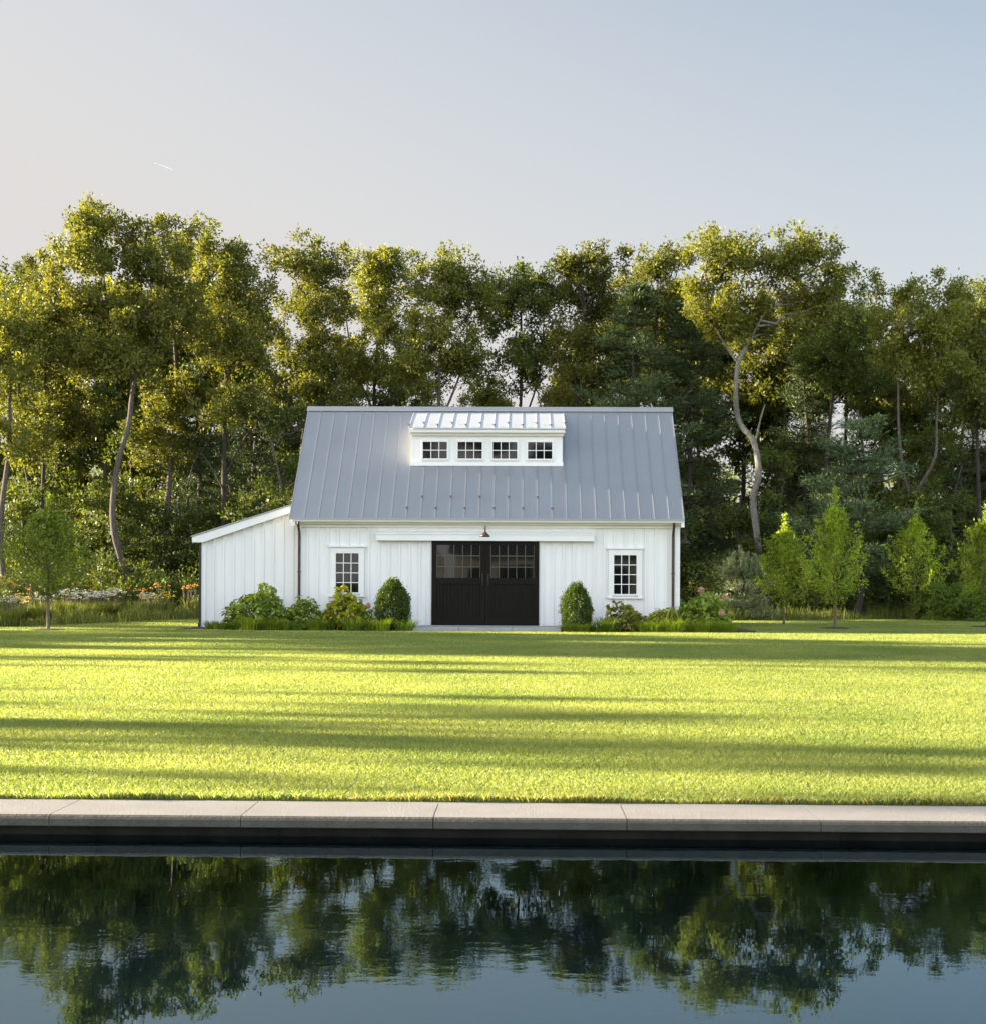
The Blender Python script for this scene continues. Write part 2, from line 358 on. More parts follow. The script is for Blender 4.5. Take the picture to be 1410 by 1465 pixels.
# roof
r = MB(); T = .05
RX0, RX1 = -6.62, 4.60
r.prism([(EY - .05, EZ - .02), (EY - .05, EZ + .03), (RY, RZ + .03), (2 * RY - EY + .05, EZ + .03), (2 * RY - EY + .05, EZ - .02), (RY, RZ - .03)], RX0, RX1)
nseam = 27; seam = [RX0 + .02 + (RX1 - RX0 - .04) * i / nseam for i in range(nseam + 1)]
def rib(mb, x, y0, z0, y1, z1, h=.034, wd=.009):
    V = [(xx, yy, zz + d) for xx in (x - wd, x + wd) for (yy, zz, d) in ((y0, z0, 0), (y0, z0, h), (y1, z1, 0), (y1, z1, h))]
    mb.add(V, [(0, 1, 3, 2), (4, 6, 7, 5), (0, 4, 5, 1), (2, 3, 7, 6), (0, 2, 6, 4), (1, 5, 7, 3)])
DX0, DX1 = -3.28, 1.20
for x in seam:
    y0 = EY - .05; z0 = EZ + .028
    rz = lambda y: EZ + .03 + (y - EY + .05) / (RY - EY + .05) * (RZ - EZ)
    if DX0 - .02 < x < DX1 + .02:
        rib(r, x, y0, z0, 45.40, rz(45.40) - .002)
    else: rib(r, x, y0, z0, RY, RZ + .028)
    rib(r, x, RY, RZ + .028, 2 * RY - EY + .05, EZ + .028)
roof = bpart(r, 'roof', 'roof')
rc = MB(); rc.prism([(RY - .14, RZ - .06), (RY - .14, RZ - .03), (RY, RZ + .095), (RY + .14, RZ - .03), (RY + .14, RZ - .06), (RY, RZ + .06)], RX0 - .02, RX1 + .02); bpart(rc, 'ridge_cap', 'roof', roof)
for xx, s in ((RX0, -1), (RX1, 1)):       # rake boards
    c = MB(); x0, x1 = (xx + .0, xx + .17) if s < 0 else (xx - .115, xx - .005)
    c.prism([(EY, EZ - .20), (EY, EZ - .03), (RY, RZ - .04), (2 * RY - EY, EZ - .03), (2 * RY - EY, EZ - .2), (RY, RZ - .24)], x0 + .012, x1); bpart(c, 'rake_board', 'white')
# snow guards
def guard_mesh():
    g_ = MB(); g_.box(-.022, .022, -.03, .03, .03, .042); g_.box(-.012, .012, -.01, .01, .04, .075); g_.tube([(-.05, 0, .075), (.05, 0, .075)], .010, 6); return g_
g0 = guard_mesh().build('snow_guard', 'guard', roof); first = True
inner = [x for x in seam if DX0 - .3 < x < DX1 + .02]
for i, x in enumerate(inner):
    y = 43.93 if i % 2 == 0 else 44.30
    o = g0 if first else g0.copy()
    if not first: COL.objects.link(o); o.parent = roof
    first = False; o.location = (x - OB[0], y - OB[1], rz(y)); o.rotation_euler = (math.atan(SL), 0, 0)
# dormer
DY = 45.42; dzb = rz(DY) - .02
d = MB()
d.prism([(DY, dzb - .1), (DY, 5.80), (47.2, 6.42), (47.2, 6.3)], DX0 + .02, DX1 - .02)
dorm = bpart(d, 'dormer_wall', 'white')
t = MB(); t.box(DX0, DX1, DY - .05, DY - .002, dzb + .0, dzb + .10); t.box(DX0 + .0, DX1 - .0, DY - .065, DY - .05, dzb - .02, dzb + .025); bpart(t, 'dormer_sill', 'white')
t = MB(); t.box(DX0 - .02, DX1 + .02, DY - .09, DY - .002, 5.66, 5.74); t.prism([(DY - .21, 5.74), (DY - .22, 5.83), (DY - .1, 5.87), (DY - .002, 5.84), (DY - .002, 5.74)], DX0 - .05, DX1 + .05); bpart(t, 'dormer_cornice', 'cream')
t = MB(); y0, z0, y1, z1 = DY - .25, 5.845, RY - .2, RZ - .16
t.prism([(y0, z0), (y0, z0 + .03), (y1, z1 + .03), (y1, z1)], DX0 - .07, DX1 + .07)
dsl = (z1 - z0) / (y1 - y0)
dse = [DX0 - .05 + (DX1 - DX0 + .10) * i / 11 for i in range(12)]
for x in dse: rib(t, x, y0, z0 + .028, y1, z1 + .028, .016)
droof = bpart(t, 'dormer_roof', 'roof_pale'); droof['label'] = 'standing seam roof of the dormer, paler with sunlight put into its colour'
for i, x in enumerate(dse):
    y = y0 + (.14 if i % 2 == 0 else .42)
    o = g0.copy(); COL.objects.link(o); o.parent = droof; o.location = (x - OB[0], y - OB[1], z0 + .03 + (y - y0) * dsl); o.rotation_euler = (math.atan(dsl), 0, 0)
# windows
def window(x0, x1, z0, z1, y, nx, nz, casing):
    """sash with muntins; panes a little behind"""
    f = MB(); fr = .045
    f.box(x0 - fr, x0, y - .05, y, z0 - fr, z1 + fr); f.box(x1, x1 + fr, y - .05, y, z0 - fr, z1 + fr)
    f.box(x0, x1, y - .048, y, z1, z1 + fr); f.box(x0, x1, y - .048, y, z0 - fr, z0)
    for i in range(1, nx): xx = x0 + (x1 - x0) * i / nx; f.box(xx - .011, xx + .011, y - .035, y, z0, z1)
    for i in range(1, nz): zz = z0 + (z1 - z0) * i / nz; f.box(x0, x1, y - .033, y, zz - .011, zz + .011)
    win = bpart(f, 'window', 'white')
    p = MB(); p.box(x0 - .01, x1 + .01, y - .012, y - .001, z0 - .01, z1 + .01); bpart(p, 'pane', 'glass', win)
    if casing:
        q = MB(); cw = .11
        q.box(x0 - fr - cw, x0 - fr, y - .05, y, z0 - .09, z1 + fr); q.box(x1 + fr, x1 + fr + cw, y - .05, y, z0 - .09, z1 + fr)
        q.box(x0 - fr - cw - .01, x1 + fr + cw + .01, y - .054, y, z1 + fr, z1 + fr + .13)
        q.box(x0 - fr - cw - .04, x1 + fr + cw + .04, y - .10, y, z1 + fr + .13, z1 + fr + .165)
        bpart(q, 'casing', 'white', win)
        q = MB(); q.box(x0 - fr - cw - .03, x1 + fr + cw + .03, y - .075, y, z0 - .13, z0 - .09); bpart(q, 'sill', 'white', win)
    else:
        q = MB(); cw = .035
        for a in ((x0 - fr - cw, x0 - fr, z0 - fr - cw, z1 + fr + cw), (x1 + fr, x1 + fr + cw, z0 - fr - cw, z1 + fr + cw)): q.box(a[0], a[1], y - .022, y, a[2], a[3])
        q.box(x0 - fr, x1 + fr, y - .022, y, z1 + fr, z1 + fr + cw); q.box(x0 - fr, x1 + fr, y - .022, y, z0 - fr - cw, z0 - fr)
        bpart(q, 'casing', 'white', win)
    return win
window(-5.315, -4.66, 1.03, 2.15, 43.985, 3, 4, True)
window(2.625, 3.265, 1.02, 2.13, 43.985, 3, 4, True)
for k in range(4):
    xc = -3.245 + .77 + k * 1.015 - .0
    a0 = (605 + 50.0 * k - 705) / 2200.; 
    xl = P(605 + 49.9 * k, 645, 45.42)[0]; xr = P(639.5 + 49.9 * k, 645, 45.42)[0]
    window(xl, xr, 4.985, 5.475, DY - .004, 3, 2, False)
# lean-to
l = MB(); LX0 = -9.235
l.prism([(LX0, -.0), (BX0, 0), (BX0, 3.42), (LX0, 2.53)], 44.3, 50.0, axis='y')
for x in np.arange(LX0 + .06, BX0 - .1, .287): l.box(x - .024, x + .024, 44.262, 44.301, .02, 2.53 + (x - LX0) * .318)
bpart(l, 'lean_to_wall', 'siding')
l = MB(); l.box(LX0 - .02, LX0 + .12, 44.255, 44.303, 0, 2.5); bpart(l, 'corner_board', 'white')
l = MB(); lx0, lz0, lx1, lz1 = -9.49, 2.62, -6.45, 3.60
for z_off, th in ((-.16, .14),):
    l.prism([(lx0, lz0 - .17), (lx0 + .3, lz0 - .17 + .0), (lx1, lz1 - .22), (lx1, lz1 - .02), (lx0, lz0 - .02)], 44.12, 44.30, axis='y')
l.box(lx0, lx0 + .03, 44.3, 50.1, lz0 - .17, lz0 - .03)
bpart(l, 'lean_to_trim', 'white')
l = MB(); l.prism([(lx0 - .03, lz0 - .018), (lx0 - .03, lz0 + .015), (lx1, lz1 + .015), (lx1, lz1 - .018)], 44.09, 50.15, axis='y'); bpart(l, 'lean_to_roof', 'roof')
# downspouts and gutter ends
def spout(x, y, z1, m):
    s_ = MB(); s_.tube([(x, y - .24, z1), (x, y - .24, z1 - .06), (x, y - .2, z1 - .14), (x, y - .03, z1 - .3), (x, y, z1 - .42), (x, y, .1)], .038, 10)
    s_.box(x - .05, x + .05, y - .02, y + .06, 1.6, 1.63); s_.box(x - .05, x + .05, y - .02, y + .06, .6, .63); return bpart(s_, 'downspout', m)
spout(-6.36, 43.90, 3.05, 'copper'); spout(4.30, 43.90, 3.05, 'copper')
s_ = MB(); s_.box(-9.31, -9.245, 44.22, 44.30, .0, 2.5); s_.box(-9.31, -9.245, 44.1, 44.22, 0, .12); bpart(s_, 'downspout', 'darkmetal')
# door hood (track cover)
t = MB(); t.box(-4.15, 2.05, 43.80, 44.0, 2.52, 2.70); t.prism([(43.78, 2.70), (43.78, 2.725), (44.0, 2.80), (44.0, 2.70)], -4.17, 2.07); bpart(t, 'track_cover', 'white')
# door jamb trims
t = MB(); t.box(-2.70, -2.575, 43.955, 44.0, .07, 2.52); bpart(t, 'door_jamb', 'white')
t = MB(); t.box(.495, .60, 43.955, 44.0, .07, 2.52); bpart(t, 'door_jamb', 'white')
# sliding doors
def sliding_door(x0, x1, hx):
    y = 43.93; st = .14
    f = MB(); z0, z1 = .14, 2.52; zm0, zm1 = 1.29, 1.46
    f.box(x0 + .004, x0 + st, y - .045, y, z0, z1); f.box(x1 - st, x1 - .004, y - .045, y, z0, z1)
    f.box(x0 + st, x1 - st, y - .043, y, z1 - .12, z1); f.box(x0 + st, x1 - st, y - .043, y, zm0, zm1); f.box(x0 + st, x1 - st, y - .043, y, z0, z0 + .20)
    f.box(x0 + st, x1 - st, y - .004, y, z0 + .2, zm0)
    n_ = 12
    for i in range(n_):
        a = x0 + st + (x1 - x0 - 2 * st) * i / n_; b_ = x0 + st + (x1 - x0 - 2 * st) * (i + 1) / n_
        f.box(a + .005, b_ - .005, y - .016, y - .004, z0 + .2, zm0)
    dr = bpart(f, 'sliding_door', 'door')
    p = MB(); p.box(x0 + st - .01, x1 - st + .01, y - .012, y - .002, zm1 - .01, z1 - .11); bpart(p, 'pane', 'glass', dr)
    q = MB()
    for i in range(0, 6): xx = x0 + st + (x1 - x0 - 2 * st) * i / 5.02 if i else x0 + st + .012; q.box(xx - .011, xx + .011, y - .034, y - .012, zm1, z1 - .12)
    for zz in (zm1 + .315, zm1 + .63): q.box(x0 + st, x1 - st, y - .032, y - .012, zz - .012, zz + .012)
    bpart(q, 'muntin_grid', 'muntin', dr)
    h = MB(); h.tube([(hx, y - .045, 1.30), (hx, y - .10, 1.33), (hx, y - .105, 1.43), (hx, y - .10, 1.52), (hx, y - .045, 1.55)], .011, 8); h.box(hx - .02, hx + .02, y - .052, y - .045, 1.27, 1.58)
    bpart(h, 'handle', 'darkmetal', dr); return dr
sliding_door(-2.57, -1.042, -1.12); sliding_door(-1.036, .488, -.955)
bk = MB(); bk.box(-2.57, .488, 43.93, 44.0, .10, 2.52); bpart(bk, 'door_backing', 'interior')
# gooseneck lamps
def lamp(x, y, z, sgn_y=-1, side=False):
    s_ = MB(); L = [(0, 0, .28), (0, -.12, .40), (0, -.26, .38), (0, -.30, .24)]
    q = np.array(L);
    if side: q = np.stack([-q[:, 1], q[:, 0], q[:, 2]], 1)
    q = q + np.array([x, y, z]); s_.tube(q, .013, 8)
    s_.lathe([(.0, .02), (.05, .02), (.05, 0)], (x, y - .01, z + .28), 12)
    arm = bpart(s_, 'lamp_arm', 'copper', smooth=False)
    h = MB(); cx_, cy_ = (x, y - .30) if not side else (x + .30, y)
    h.lathe([(.0, .25), (.028, .25), (.03, .16), (.045, .13), (.06, .11), (.12, .06), (.155, .0), (.15, 0), (.11, .05), (.05, .09)], (cx_, cy_, z), 20)
    bpart(h, 'lamp_shade', 'copper', arm, smooth=True)
lamp(-1.04, 43.62, 2.62); lamp(4.5, 45.4, 2.5, side=True)
# stone step
st = MB(); x = -3.05
for wdt in (1.35, 1.45, 1.32): st.box(x, x + wdt - .006, 41.75, 43.88, .0, .105); x += wdt
tag(st.build('stone_step', 'step', bevel=.008), 'long low bluestone step in front of the black barn doors', 'step')

# ------------------------------------------------------------------ trees
def wobble_path(a, b_, n, amp, rng):
    t = np.linspace(0, 1, n)[:, None]; p = a + (b_ - a) * t
    off = rng.normal(size=(n, 3)) * amp; off[0] = 0; off[-1] = 0
    return p + off
def smooth_path(pts, n):
    pts = np.asarray(pts, float); t = np.linspace(0, len(pts) - 1, n); out = []
    for v in t:
        i = min(int(v), len(pts) - 2); f = v - i
        p0 = pts[max(i - 1, 0)]; p1 = pts[i]; p2 = pts[i + 1]; p3 = pts[min(i + 2, len(pts) - 1)]
        out.append(.5 * ((2 * p1) + (-p0 + p2) * f + (2 * p0 - 5 * p1 + 4 * p2 - p3) * f * f + (-p0 + 3 * p1 - 3 * p2 + p3) * f ** 3))
    return np.array(out)
def broad_tree(name, base, trunks, lobes, r0, leafmat, barkmat, seed, dens=1.12, leaf=.15, stray=.3):
    """base: world point; trunks: list of polylines (relative to base); lobes: (centre, radii) relative"""
    rng = np.random.default_rng(seed); root = empty(name, base)
    tm = MB(); allp = []
    for ti, (pl, ra, rb) in enumerate(trunks):
        pth = smooth_path(pl, 5 * len(pl)); rad = .78 * np.linspace(ra, rb, len(pth)) * (1 + .05 * rng.normal(size=len(pth)))
        if ti == 0: rad[0] *= 1.45; rad[1] *= 1.15
        tm.tube(pth, rad, 10); allp.append(pth)
    allp = np.concatenate(allp); C = []; DR = []
    for (c, rd) in lobes:
        c = np.array(c, float); rd = np.array(rd, float) * rng.uniform(.95, 1.28)
        dd = np.linalg.norm(allp - c, axis=1) + np.maximum(0, allp[:, 2] - c[2] + .3) * 3
        s = allp[np.argmin(dd)]
        tm.tube(wobble_path(s, c, 6, np.linalg.norm(c - s) * .05, rng), np.linspace(min(.055, r0 * .3), .02, 6), 5, cap=False)
        area = (rd[0] * rd[1] + rd[0] * rd[2] + rd[1] * rd[2]) / 3
        n = max(6, int(area * 14 * dens))
        u = unit(rng.normal(size=(n, 3))); u[:, 2] = np.where(u[:, 2] < -.2, u[:, 2] * .7, u[:, 2]); rr = np.where(rng.random(n) < .25, rng.uniform(1.0, 1.38, n), rng.uniform(.35, 1.0, n) ** .75)
        cc = c + u * rd * rr[:, None]
        for q, qd in zip(cc, u):
            if rng.random() < .3:
                tm.tube(wobble_path(c + (q - c) * .1, q, 4, .10, rng), np.linspace(.018, .006, 4), 3, cap=False)
            nt_ = rng.integers(5, 12)
            cr = rng.uniform(.24, .55)
            o = unit(rng.normal(size=(nt_, 3)) + qd * .5 + np.array([0, 0, .35])) * rng.uniform(.35, 1, (nt_, 1)) * np.array([cr, cr, cr * rng.uniform(.6, 1.25)])
            for w_ in o:
                k = rng.integers(13, 21); e = rng.normal(size=(k, 3)) * .125
                C.append(q + w_ + e); DR.append(unit(e + w_ * .6 + np.array([0, 0, .02])))
    C = np.concatenate(C); DR = np.concatenate(DR)
    tr = tm.build('trunk', barkmat, root)
    for p_ in (tr,): p_.data.polygons.foreach_set('use_smooth', [True] * len(p_.data.polygons))
    polys('crown', leaf_quads(C, leaf, leaf * .52, DR, .55, rng), 4, leafmat, rng.random(len(C)), root)
    return root
def px_tree(name, D, trunks, lobes, r0, leafmat, barkmat, seed, label, cat='tree', group=None, dens=1.0, depth=.85, **k):
    """trunks and lobes measured on the photograph, placed at distance D with real depth"""
    rng = np.random.default_rng(seed + 500)
    b0 = P(trunks[0][0][0][0], 880, D); b0[2] = 0
    T_ = []
    for pl, ra, rb in trunks:
        q = []
        for j, (a, c) in enumerate(pl):
            p = P(a, c, D) - b0; p[1] += 0 if j == 0 else rng.normal() * .25
            q.append(p)
        if len(T_) == 0: q[0][2] = -.05
        T_.append((q, ra, rb))
    lb = [tuple(q) for q in lobes]
    for q in list(lb):
        o_ = min((x for x in lobes if x != q), key=lambda x: (x[0] - q[0]) ** 2 + (x[1] - q[1]) ** 2 + rng.uniform(0, 1500))
        lb.append(((q[0] + o_[0]) / 2 + rng.normal() * 6, (q[1] + o_[1]) / 2 + 14 + rng.normal() * 6, q[2] * .85, q[3] * .8))
    lobes = lb; s = D / FPX; L = []
    for (cx_, cy_, rx, ry) in lobes:
        p = P(cx_, cy_, D) - b0; p[1] += rng.uniform(-1, 1) * .9
        L.append((p, (rx * s * 1.06, max(rx, ry) * s * depth, ry * s * .88)))
    t = broad_tree(name, b0, T_, L, r0, leafmat, barkmat, seed, dens, **k)
    return tag(t, label, cat, group)

FR = 'trees standing along the front edge of the woods'
px_tree('oak_tree', 57, [([(12, 890), (4, 760), (12, 640), (14, 540)], .17, .08)], [(8, 455, 48, 42), (-20, 480, 45, 50), (20, 530, 48, 48), (-5, 600, 55, 50), (38, 640, 35, 40)], .16, 'oak', 'bark', 1, 'yellow green oak cut off by the left edge of the picture', 'oak tree', FR)
px_tree('oak_tree', 60, [([(70, 890), (60, 760), (64, 620), (66, 470)], .14, .05)], [(62, 392, 26, 28), (48, 425, 36, 36), (80, 450, 38, 40), (60, 510, 50, 45), (95, 590, 45, 40), (50, 590, 40, 40)], .14, 'oak', 'bark_dark', 2, 'slim oak with a small peaked top, between the left edge and the tallest oak', 'oak tree', FR)
px_tree('oak_tree', 58, [([(187, 884), (176, 815), (166, 745), (170, 670), (184, 610), (190, 560), (197, 535)], .18, .095), ([(197, 535), (180, 500), (160, 450), (146, 400), (138, 340)], .075, .03), ([(197, 535), (212, 505), (222, 470), (218, 420), (214, 380)], .07, .03)],
        [(135, 306, 21, 24), (133, 325, 27, 28), (108, 362, 33, 32), (150, 370, 36, 36), (186, 342, 28, 26), (192, 395, 34, 34), (232, 365, 33, 36), (98, 420, 36, 34), (140, 440, 46, 40), (200, 452, 45, 42), (248, 430, 38, 38), (150, 510, 46, 38), (205, 525, 40, 32), (110, 490, 36, 32)], .25, 'oak', 'bark', 3, 'tallest oak, left of the barn, with a leaning grey trunk forking high up', 'oak tree', FR)
px_tree('oak_tree', 63, [([(236, 890), (237, 790), (243, 690), (250, 560), (248, 450)], .21, .07)], [(238, 342, 30, 26), (272, 358, 26, 28), (270, 405, 40, 36), (290, 455, 38, 42), (245, 580, 42, 36), (285, 535, 28, 30), (225, 640, 45, 34)], .2, 'oak', 'bark', 4, 'oak with a pale straight trunk just right of the tallest oak', 'oak tree', FR)
px_tree('oak_tree', 61, [([(322, 890), (318, 740), (324, 600), (326, 450)], .18, .06), ([(320, 700), (290, 650), (270, 690)], .05, .03), ([(322, 680), (355, 620), (385, 585)], .06, .03)], [(312, 358, 24, 22), (330, 380, 34, 32), (358, 405, 28, 28), (320, 430, 42, 38), (352, 460, 38, 36), (305, 490, 36, 34), (352, 520, 34, 26), (330, 585, 44, 30)], .18, 'oak', 'bark_dark', 5, 'dark trunked oak rising behind the lean-to roof', 'oak tree', FR)
px_tree('oak_tree', 65, [([(430, 890), (428, 700), (440, 560), (444, 440)], .15, .05)], [(412, 385, 25, 24), (446, 378, 32, 28), (480, 380, 22, 22), (432, 430, 42, 36), (470, 435, 34, 34), (425, 490, 38, 36), (468, 510, 34, 32), (440, 560, 40, 34)], .14, 'oak', 'bark', 6, 'rounded oak above the left end of the barn ridge', 'oak tree', FR)
px_tree('oak_tree', 67, [([(545, 890), (540, 700), (534, 560), (545, 440)], .15, .05), ([(540, 600), (505, 520), (495, 450)], .07, .03)], [(552, 374, 25, 20), (522, 392, 30, 26), (560, 412, 34, 30), (520, 440, 36, 32), (560, 465, 36, 34), (510, 500, 34, 28), (548, 530, 34, 26)], .14, 'oak', 'bark_dark', 7, 'yellow green oak above the left end of the dormer', 'oak tree', FR)
px_tree('oak_tree', 64, [([(640, 890), (636, 700), (628, 560), (638, 440)], .16, .05), ([(632, 600), (662, 520), (670, 440)], .07, .03)], [(600, 388, 28, 24), (648, 380, 28, 22), (680, 400, 20, 24), (622, 425, 42, 34), (668, 440, 32, 32), (598, 480, 34, 34), (645, 490, 38, 34), (676, 520, 26, 28), (610, 545, 36, 26)], .15, 'oak', 'bark', 8, 'broad oak above the middle of the dormer', 'oak tree', FR)
px_tree('oak_tree', 66, [([(742, 890), (738, 700), (745, 560), (745, 440)], .14, .05), ([(742, 620), (770, 540), (778, 450)], .06, .03)], [(735, 398, 26, 22), (768, 398, 22, 20), (712, 428, 24, 28), (748, 442, 40, 34), (720, 490, 30, 28), (772, 490, 32, 30), (740, 540, 38, 24)], .14, 'oak_dark', 'bark_dark', 9, 'darker oak above the right half of the dormer', 'oak tree', FR)
px_tree('oak_tree', 64, [([(835, 890), (830, 700), (824, 560), (835, 440)], .15, .05)], [(806, 378, 24, 20), (836, 372, 16, 18), (870, 385, 26, 22), (826, 418, 36, 32), (866, 435, 34, 32), (808, 470, 32, 32), (850, 495, 38, 32), (815, 545, 36, 28)], .14, 'oak', 'bark_dark', 10, 'oak with three small tops above the right half of the roof', 'oak tree', FR)
px_tree('oak_tree', 67, [([(945, 890), (940, 700), (935, 560), (940, 430)], .16, .05)], [(906, 385, 22, 18), (945, 372, 24, 24), (978, 362, 16, 22), (928, 420, 34, 32), (962, 430, 28, 34), (905, 460, 34, 34), (945, 490, 38, 34)], .15, 'oak', 'bark_dark', 12, 'open topped oak left of the crooked pale tree', 'oak tree', FR)
px_tree('oak_tree', 60, [([(1093, 884), (1087, 830), (1083, 770), (1077, 715), (1084, 680), (1078, 635), (1058, 600), (1051, 560), (1055, 520), (1068, 495)], .2, .10), ([(1055, 520), (1030, 480), (1008, 440), (1000, 410)], .06, .025), ([(1068, 495), (1092, 450), (1120, 425), (1140, 400)], .06, .025), ([(1078, 640), (1086, 600), (1092, 580)], .06, .03)],
        [(1042, 345, 27, 24), (1010, 372, 32, 28), (1062, 380, 34, 28), (995, 415, 26, 28), (1035, 425, 38, 30), (1080, 430, 28, 26), (1108, 365, 24, 26), (1150, 352, 26, 24), (1186, 368, 26, 26), (1130, 405, 30, 24), (1172, 410, 38, 28), (1050, 465, 34, 20), (1180, 445, 30, 18), (1005, 450, 22, 16), (1110, 470, 30, 20)], .2, 'oak', 'bark_pale', 13, 'crooked pale grey oak with lichened bark standing right of the barn', 'oak tree', FR)
px_tree('oak_tree', 66, [([(1180, 890), (1178, 700), (1190, 560), (1200, 460)], .16, .05)], [(1218, 425, 22, 26), (1192, 470, 36, 32), (1228, 480, 34, 34), (1158, 510, 34, 28), (1205, 530, 40, 28), (1240, 540, 30, 30)], .15, 'oak_dark', 'bark_dark', 14, 'dark oak just behind and right of the crooked pale tree', 'oak tree', FR)
px_tree('oak_tree', 60, [([(1298, 890), (1300, 780), (1302, 715)], .17, .13), ([(1302, 715), (1288, 670), (1282, 600), (1290, 520), (1300, 470)], .10, .03), ([(1302, 715), (1330, 660), (1342, 600), (1345, 500)], .10, .03)], [(1268, 432, 24, 22), (1302, 425, 28, 22), (1352, 425, 28, 22), (1372, 448, 16, 24), (1282, 475, 32, 28), (1330, 470, 36, 32), (1365, 500, 24, 32), (1292, 520, 32, 24), (1345, 545, 34, 26)], .16, 'oak', 'bark', 15, 'oak with a low forked trunk behind the right-hand saplings', 'oak tree', FR)
px_tree('oak_tree', 61, [([(1402, 890), (1404, 740), (1398, 600), (1400, 480)], .15, .05)], [(1398, 440, 16, 20), (1420, 470, 34, 36), (1396, 510, 26, 32), (1425, 560, 40, 40), (1392, 585, 32, 34)], .15, 'oak', 'bark_dark', 16, 'oak cut off by the right edge of the picture', 'oak tree', FR)

def pine(name, H, W_, z0, seed, leafmat='pine', dens=1.0, needle=.22, barkmat='bark_dark', r0=.18):
    rng = np.random.default_rng(seed); root = empty(name); tm = MB()
    tp = np.array([[rng.normal() * .08, rng.normal() * .08, z] for z in np.linspace(-.05, H, 9)]); tm.tube(smooth_path(tp, 18), np.linspace(r0, .03, 18), 8)
    C = []; DR = []; z = z0
    while z < H - .3:
        f = (z - z0) / (H - z0); Lb = W_ * (1 - f) ** .75 * rng.uniform(.7, 1.1) + .3
        for k in range(rng.integers(3, 6)):
            th = rng.uniform(0, 2 * pi); L_ = Lb * rng.uniform(.6, 1.1)
            d_ = np.array([cos(th), sin(th), 0]); a = np.array([0, 0, z]); e = a + d_ * L_ + np.array([0, 0, L_ * rng.uniform(.05, .28)])
            mid = a + d_ * L_ * .5 + np.array([0, 0, -.04 * L_]); pth = smooth_path([a, mid, e], 8)
            tm.tube(pth, np.linspace(.045, .012, 8), 4, cap=False)
            side = np.cross(d_, [0, 0, 1])
            for t_ in np.linspace(.3, 1, max(4, int(L_ * 3.2 * dens))):
                i = t_ * 7; i0 = min(int(i), 6); q = pth[i0] + (pth[i0 + 1] - pth[i0]) * (i - i0)
                for s_ in (-1, 0, 1):
                    wd = (1.05 - t_) * L_ * .55 + .12; qq = q + side * s_ * wd * rng.uniform(.5, 1) + np.array([0, 0, rng.uniform(0, .12)])
                    k_ = int(16 * dens); ee = rng.normal(size=(k_, 3)) * np.array([.2, .2, .09]); C.append(qq + ee); DR.append(unit(ee + d_ * .12 + side * s_ * .08 + np.array([0, 0, .16])))
        z += rng.uniform(.3, .55)
    C = np.concatenate(C); DR = np.concatenate(DR)
    tm.build('trunk', barkmat, root, smooth=True)
    polys('crown', leaf_quads(C, needle, needle * .20, DR, .35, rng), 4, leafmat, rng.random(len(C)), root)
    return root
def at(o, px, D, rz=0, sc=1):
    p = P(px, 880, D); o.location = (p[0], p[1], 0); o.rotation_euler = (0, 0, rz); o.scale = (sc,) * 3 if not hasattr(sc, '__len__') else sc; return o
pA = pine('pine_tree', 13.5, 3.2, 2.2, 31, r0=.2); at(pA, 905, 62)
tag(pA, 'dark pine rising behind the right end of the barn roof', 'pine tree', 'pine trees at the edge of the woods')
for px_, D, rz_, sc, lb in ((985, 64, 2, .98, 'dark pine between the barn roof and the crooked pale tree'), (282, 64, 1, .78, 'dark pine filling the gap left of the lean-to roof'), (365, 66, 4, .82, 'dark pine behind the lean-to, close to the barn roof'),
                        (1375, 66, 3, .82, 'dark pine at the far right behind the forked oak'), (1150, 68, 5, .88, 'dark pine behind the crooked pale tree')):
    o = copy_tree(pA, sc=sc); at(o, px_, D, rz_, sc); tag(o, lb)
pB = pine('white_pine', 7.7, 2.9, 1.8, 35, 'pine_blue', r0=.14); at(pB, 1228, 56.5)
tag(pB, 'blue green white pine with layered boughs behind the saplings right of the barn', 'pine tree')
# young pine, low, with upright candles
rng = np.random.default_rng(5); yp = pine('young_pine', 1.9, 1.0, .1, 36, 'pine_silver', dens=1.6, needle=.14, r0=.04)
C = []; DR = []
for k in range(34):
    th = rng.uniform(0, 2 * pi); r_ = rng.uniform(0, .75); b_ = np.array([cos(th) * r_, sin(th) * r_, 1.25 + .8 * (1 - r_) ** 1.2])
    for z in np.linspace(0, .36, 9):
        e = unit(rng.normal(size=(9, 3)) * np.array([1, 1, .3])) * .07; C.append(b_ + [0, 0, z] + e * .5); DR.append(unit(e + [0, 0, .09]))
C = np.concatenate(C); DR = np.concatenate(DR)
polys('candles', leaf_quads(C, .13, .03, DR, .2, rng), 4, 'pine_silver', rng.uniform(.5, 1, len(C)), yp)
at(yp, 1062, 54.5, 0, (1.05, 1.05, 1.13)); tag(yp, 'small silvery young pine with upright shoots at the foot of the crooked pale tree', 'pine tree')

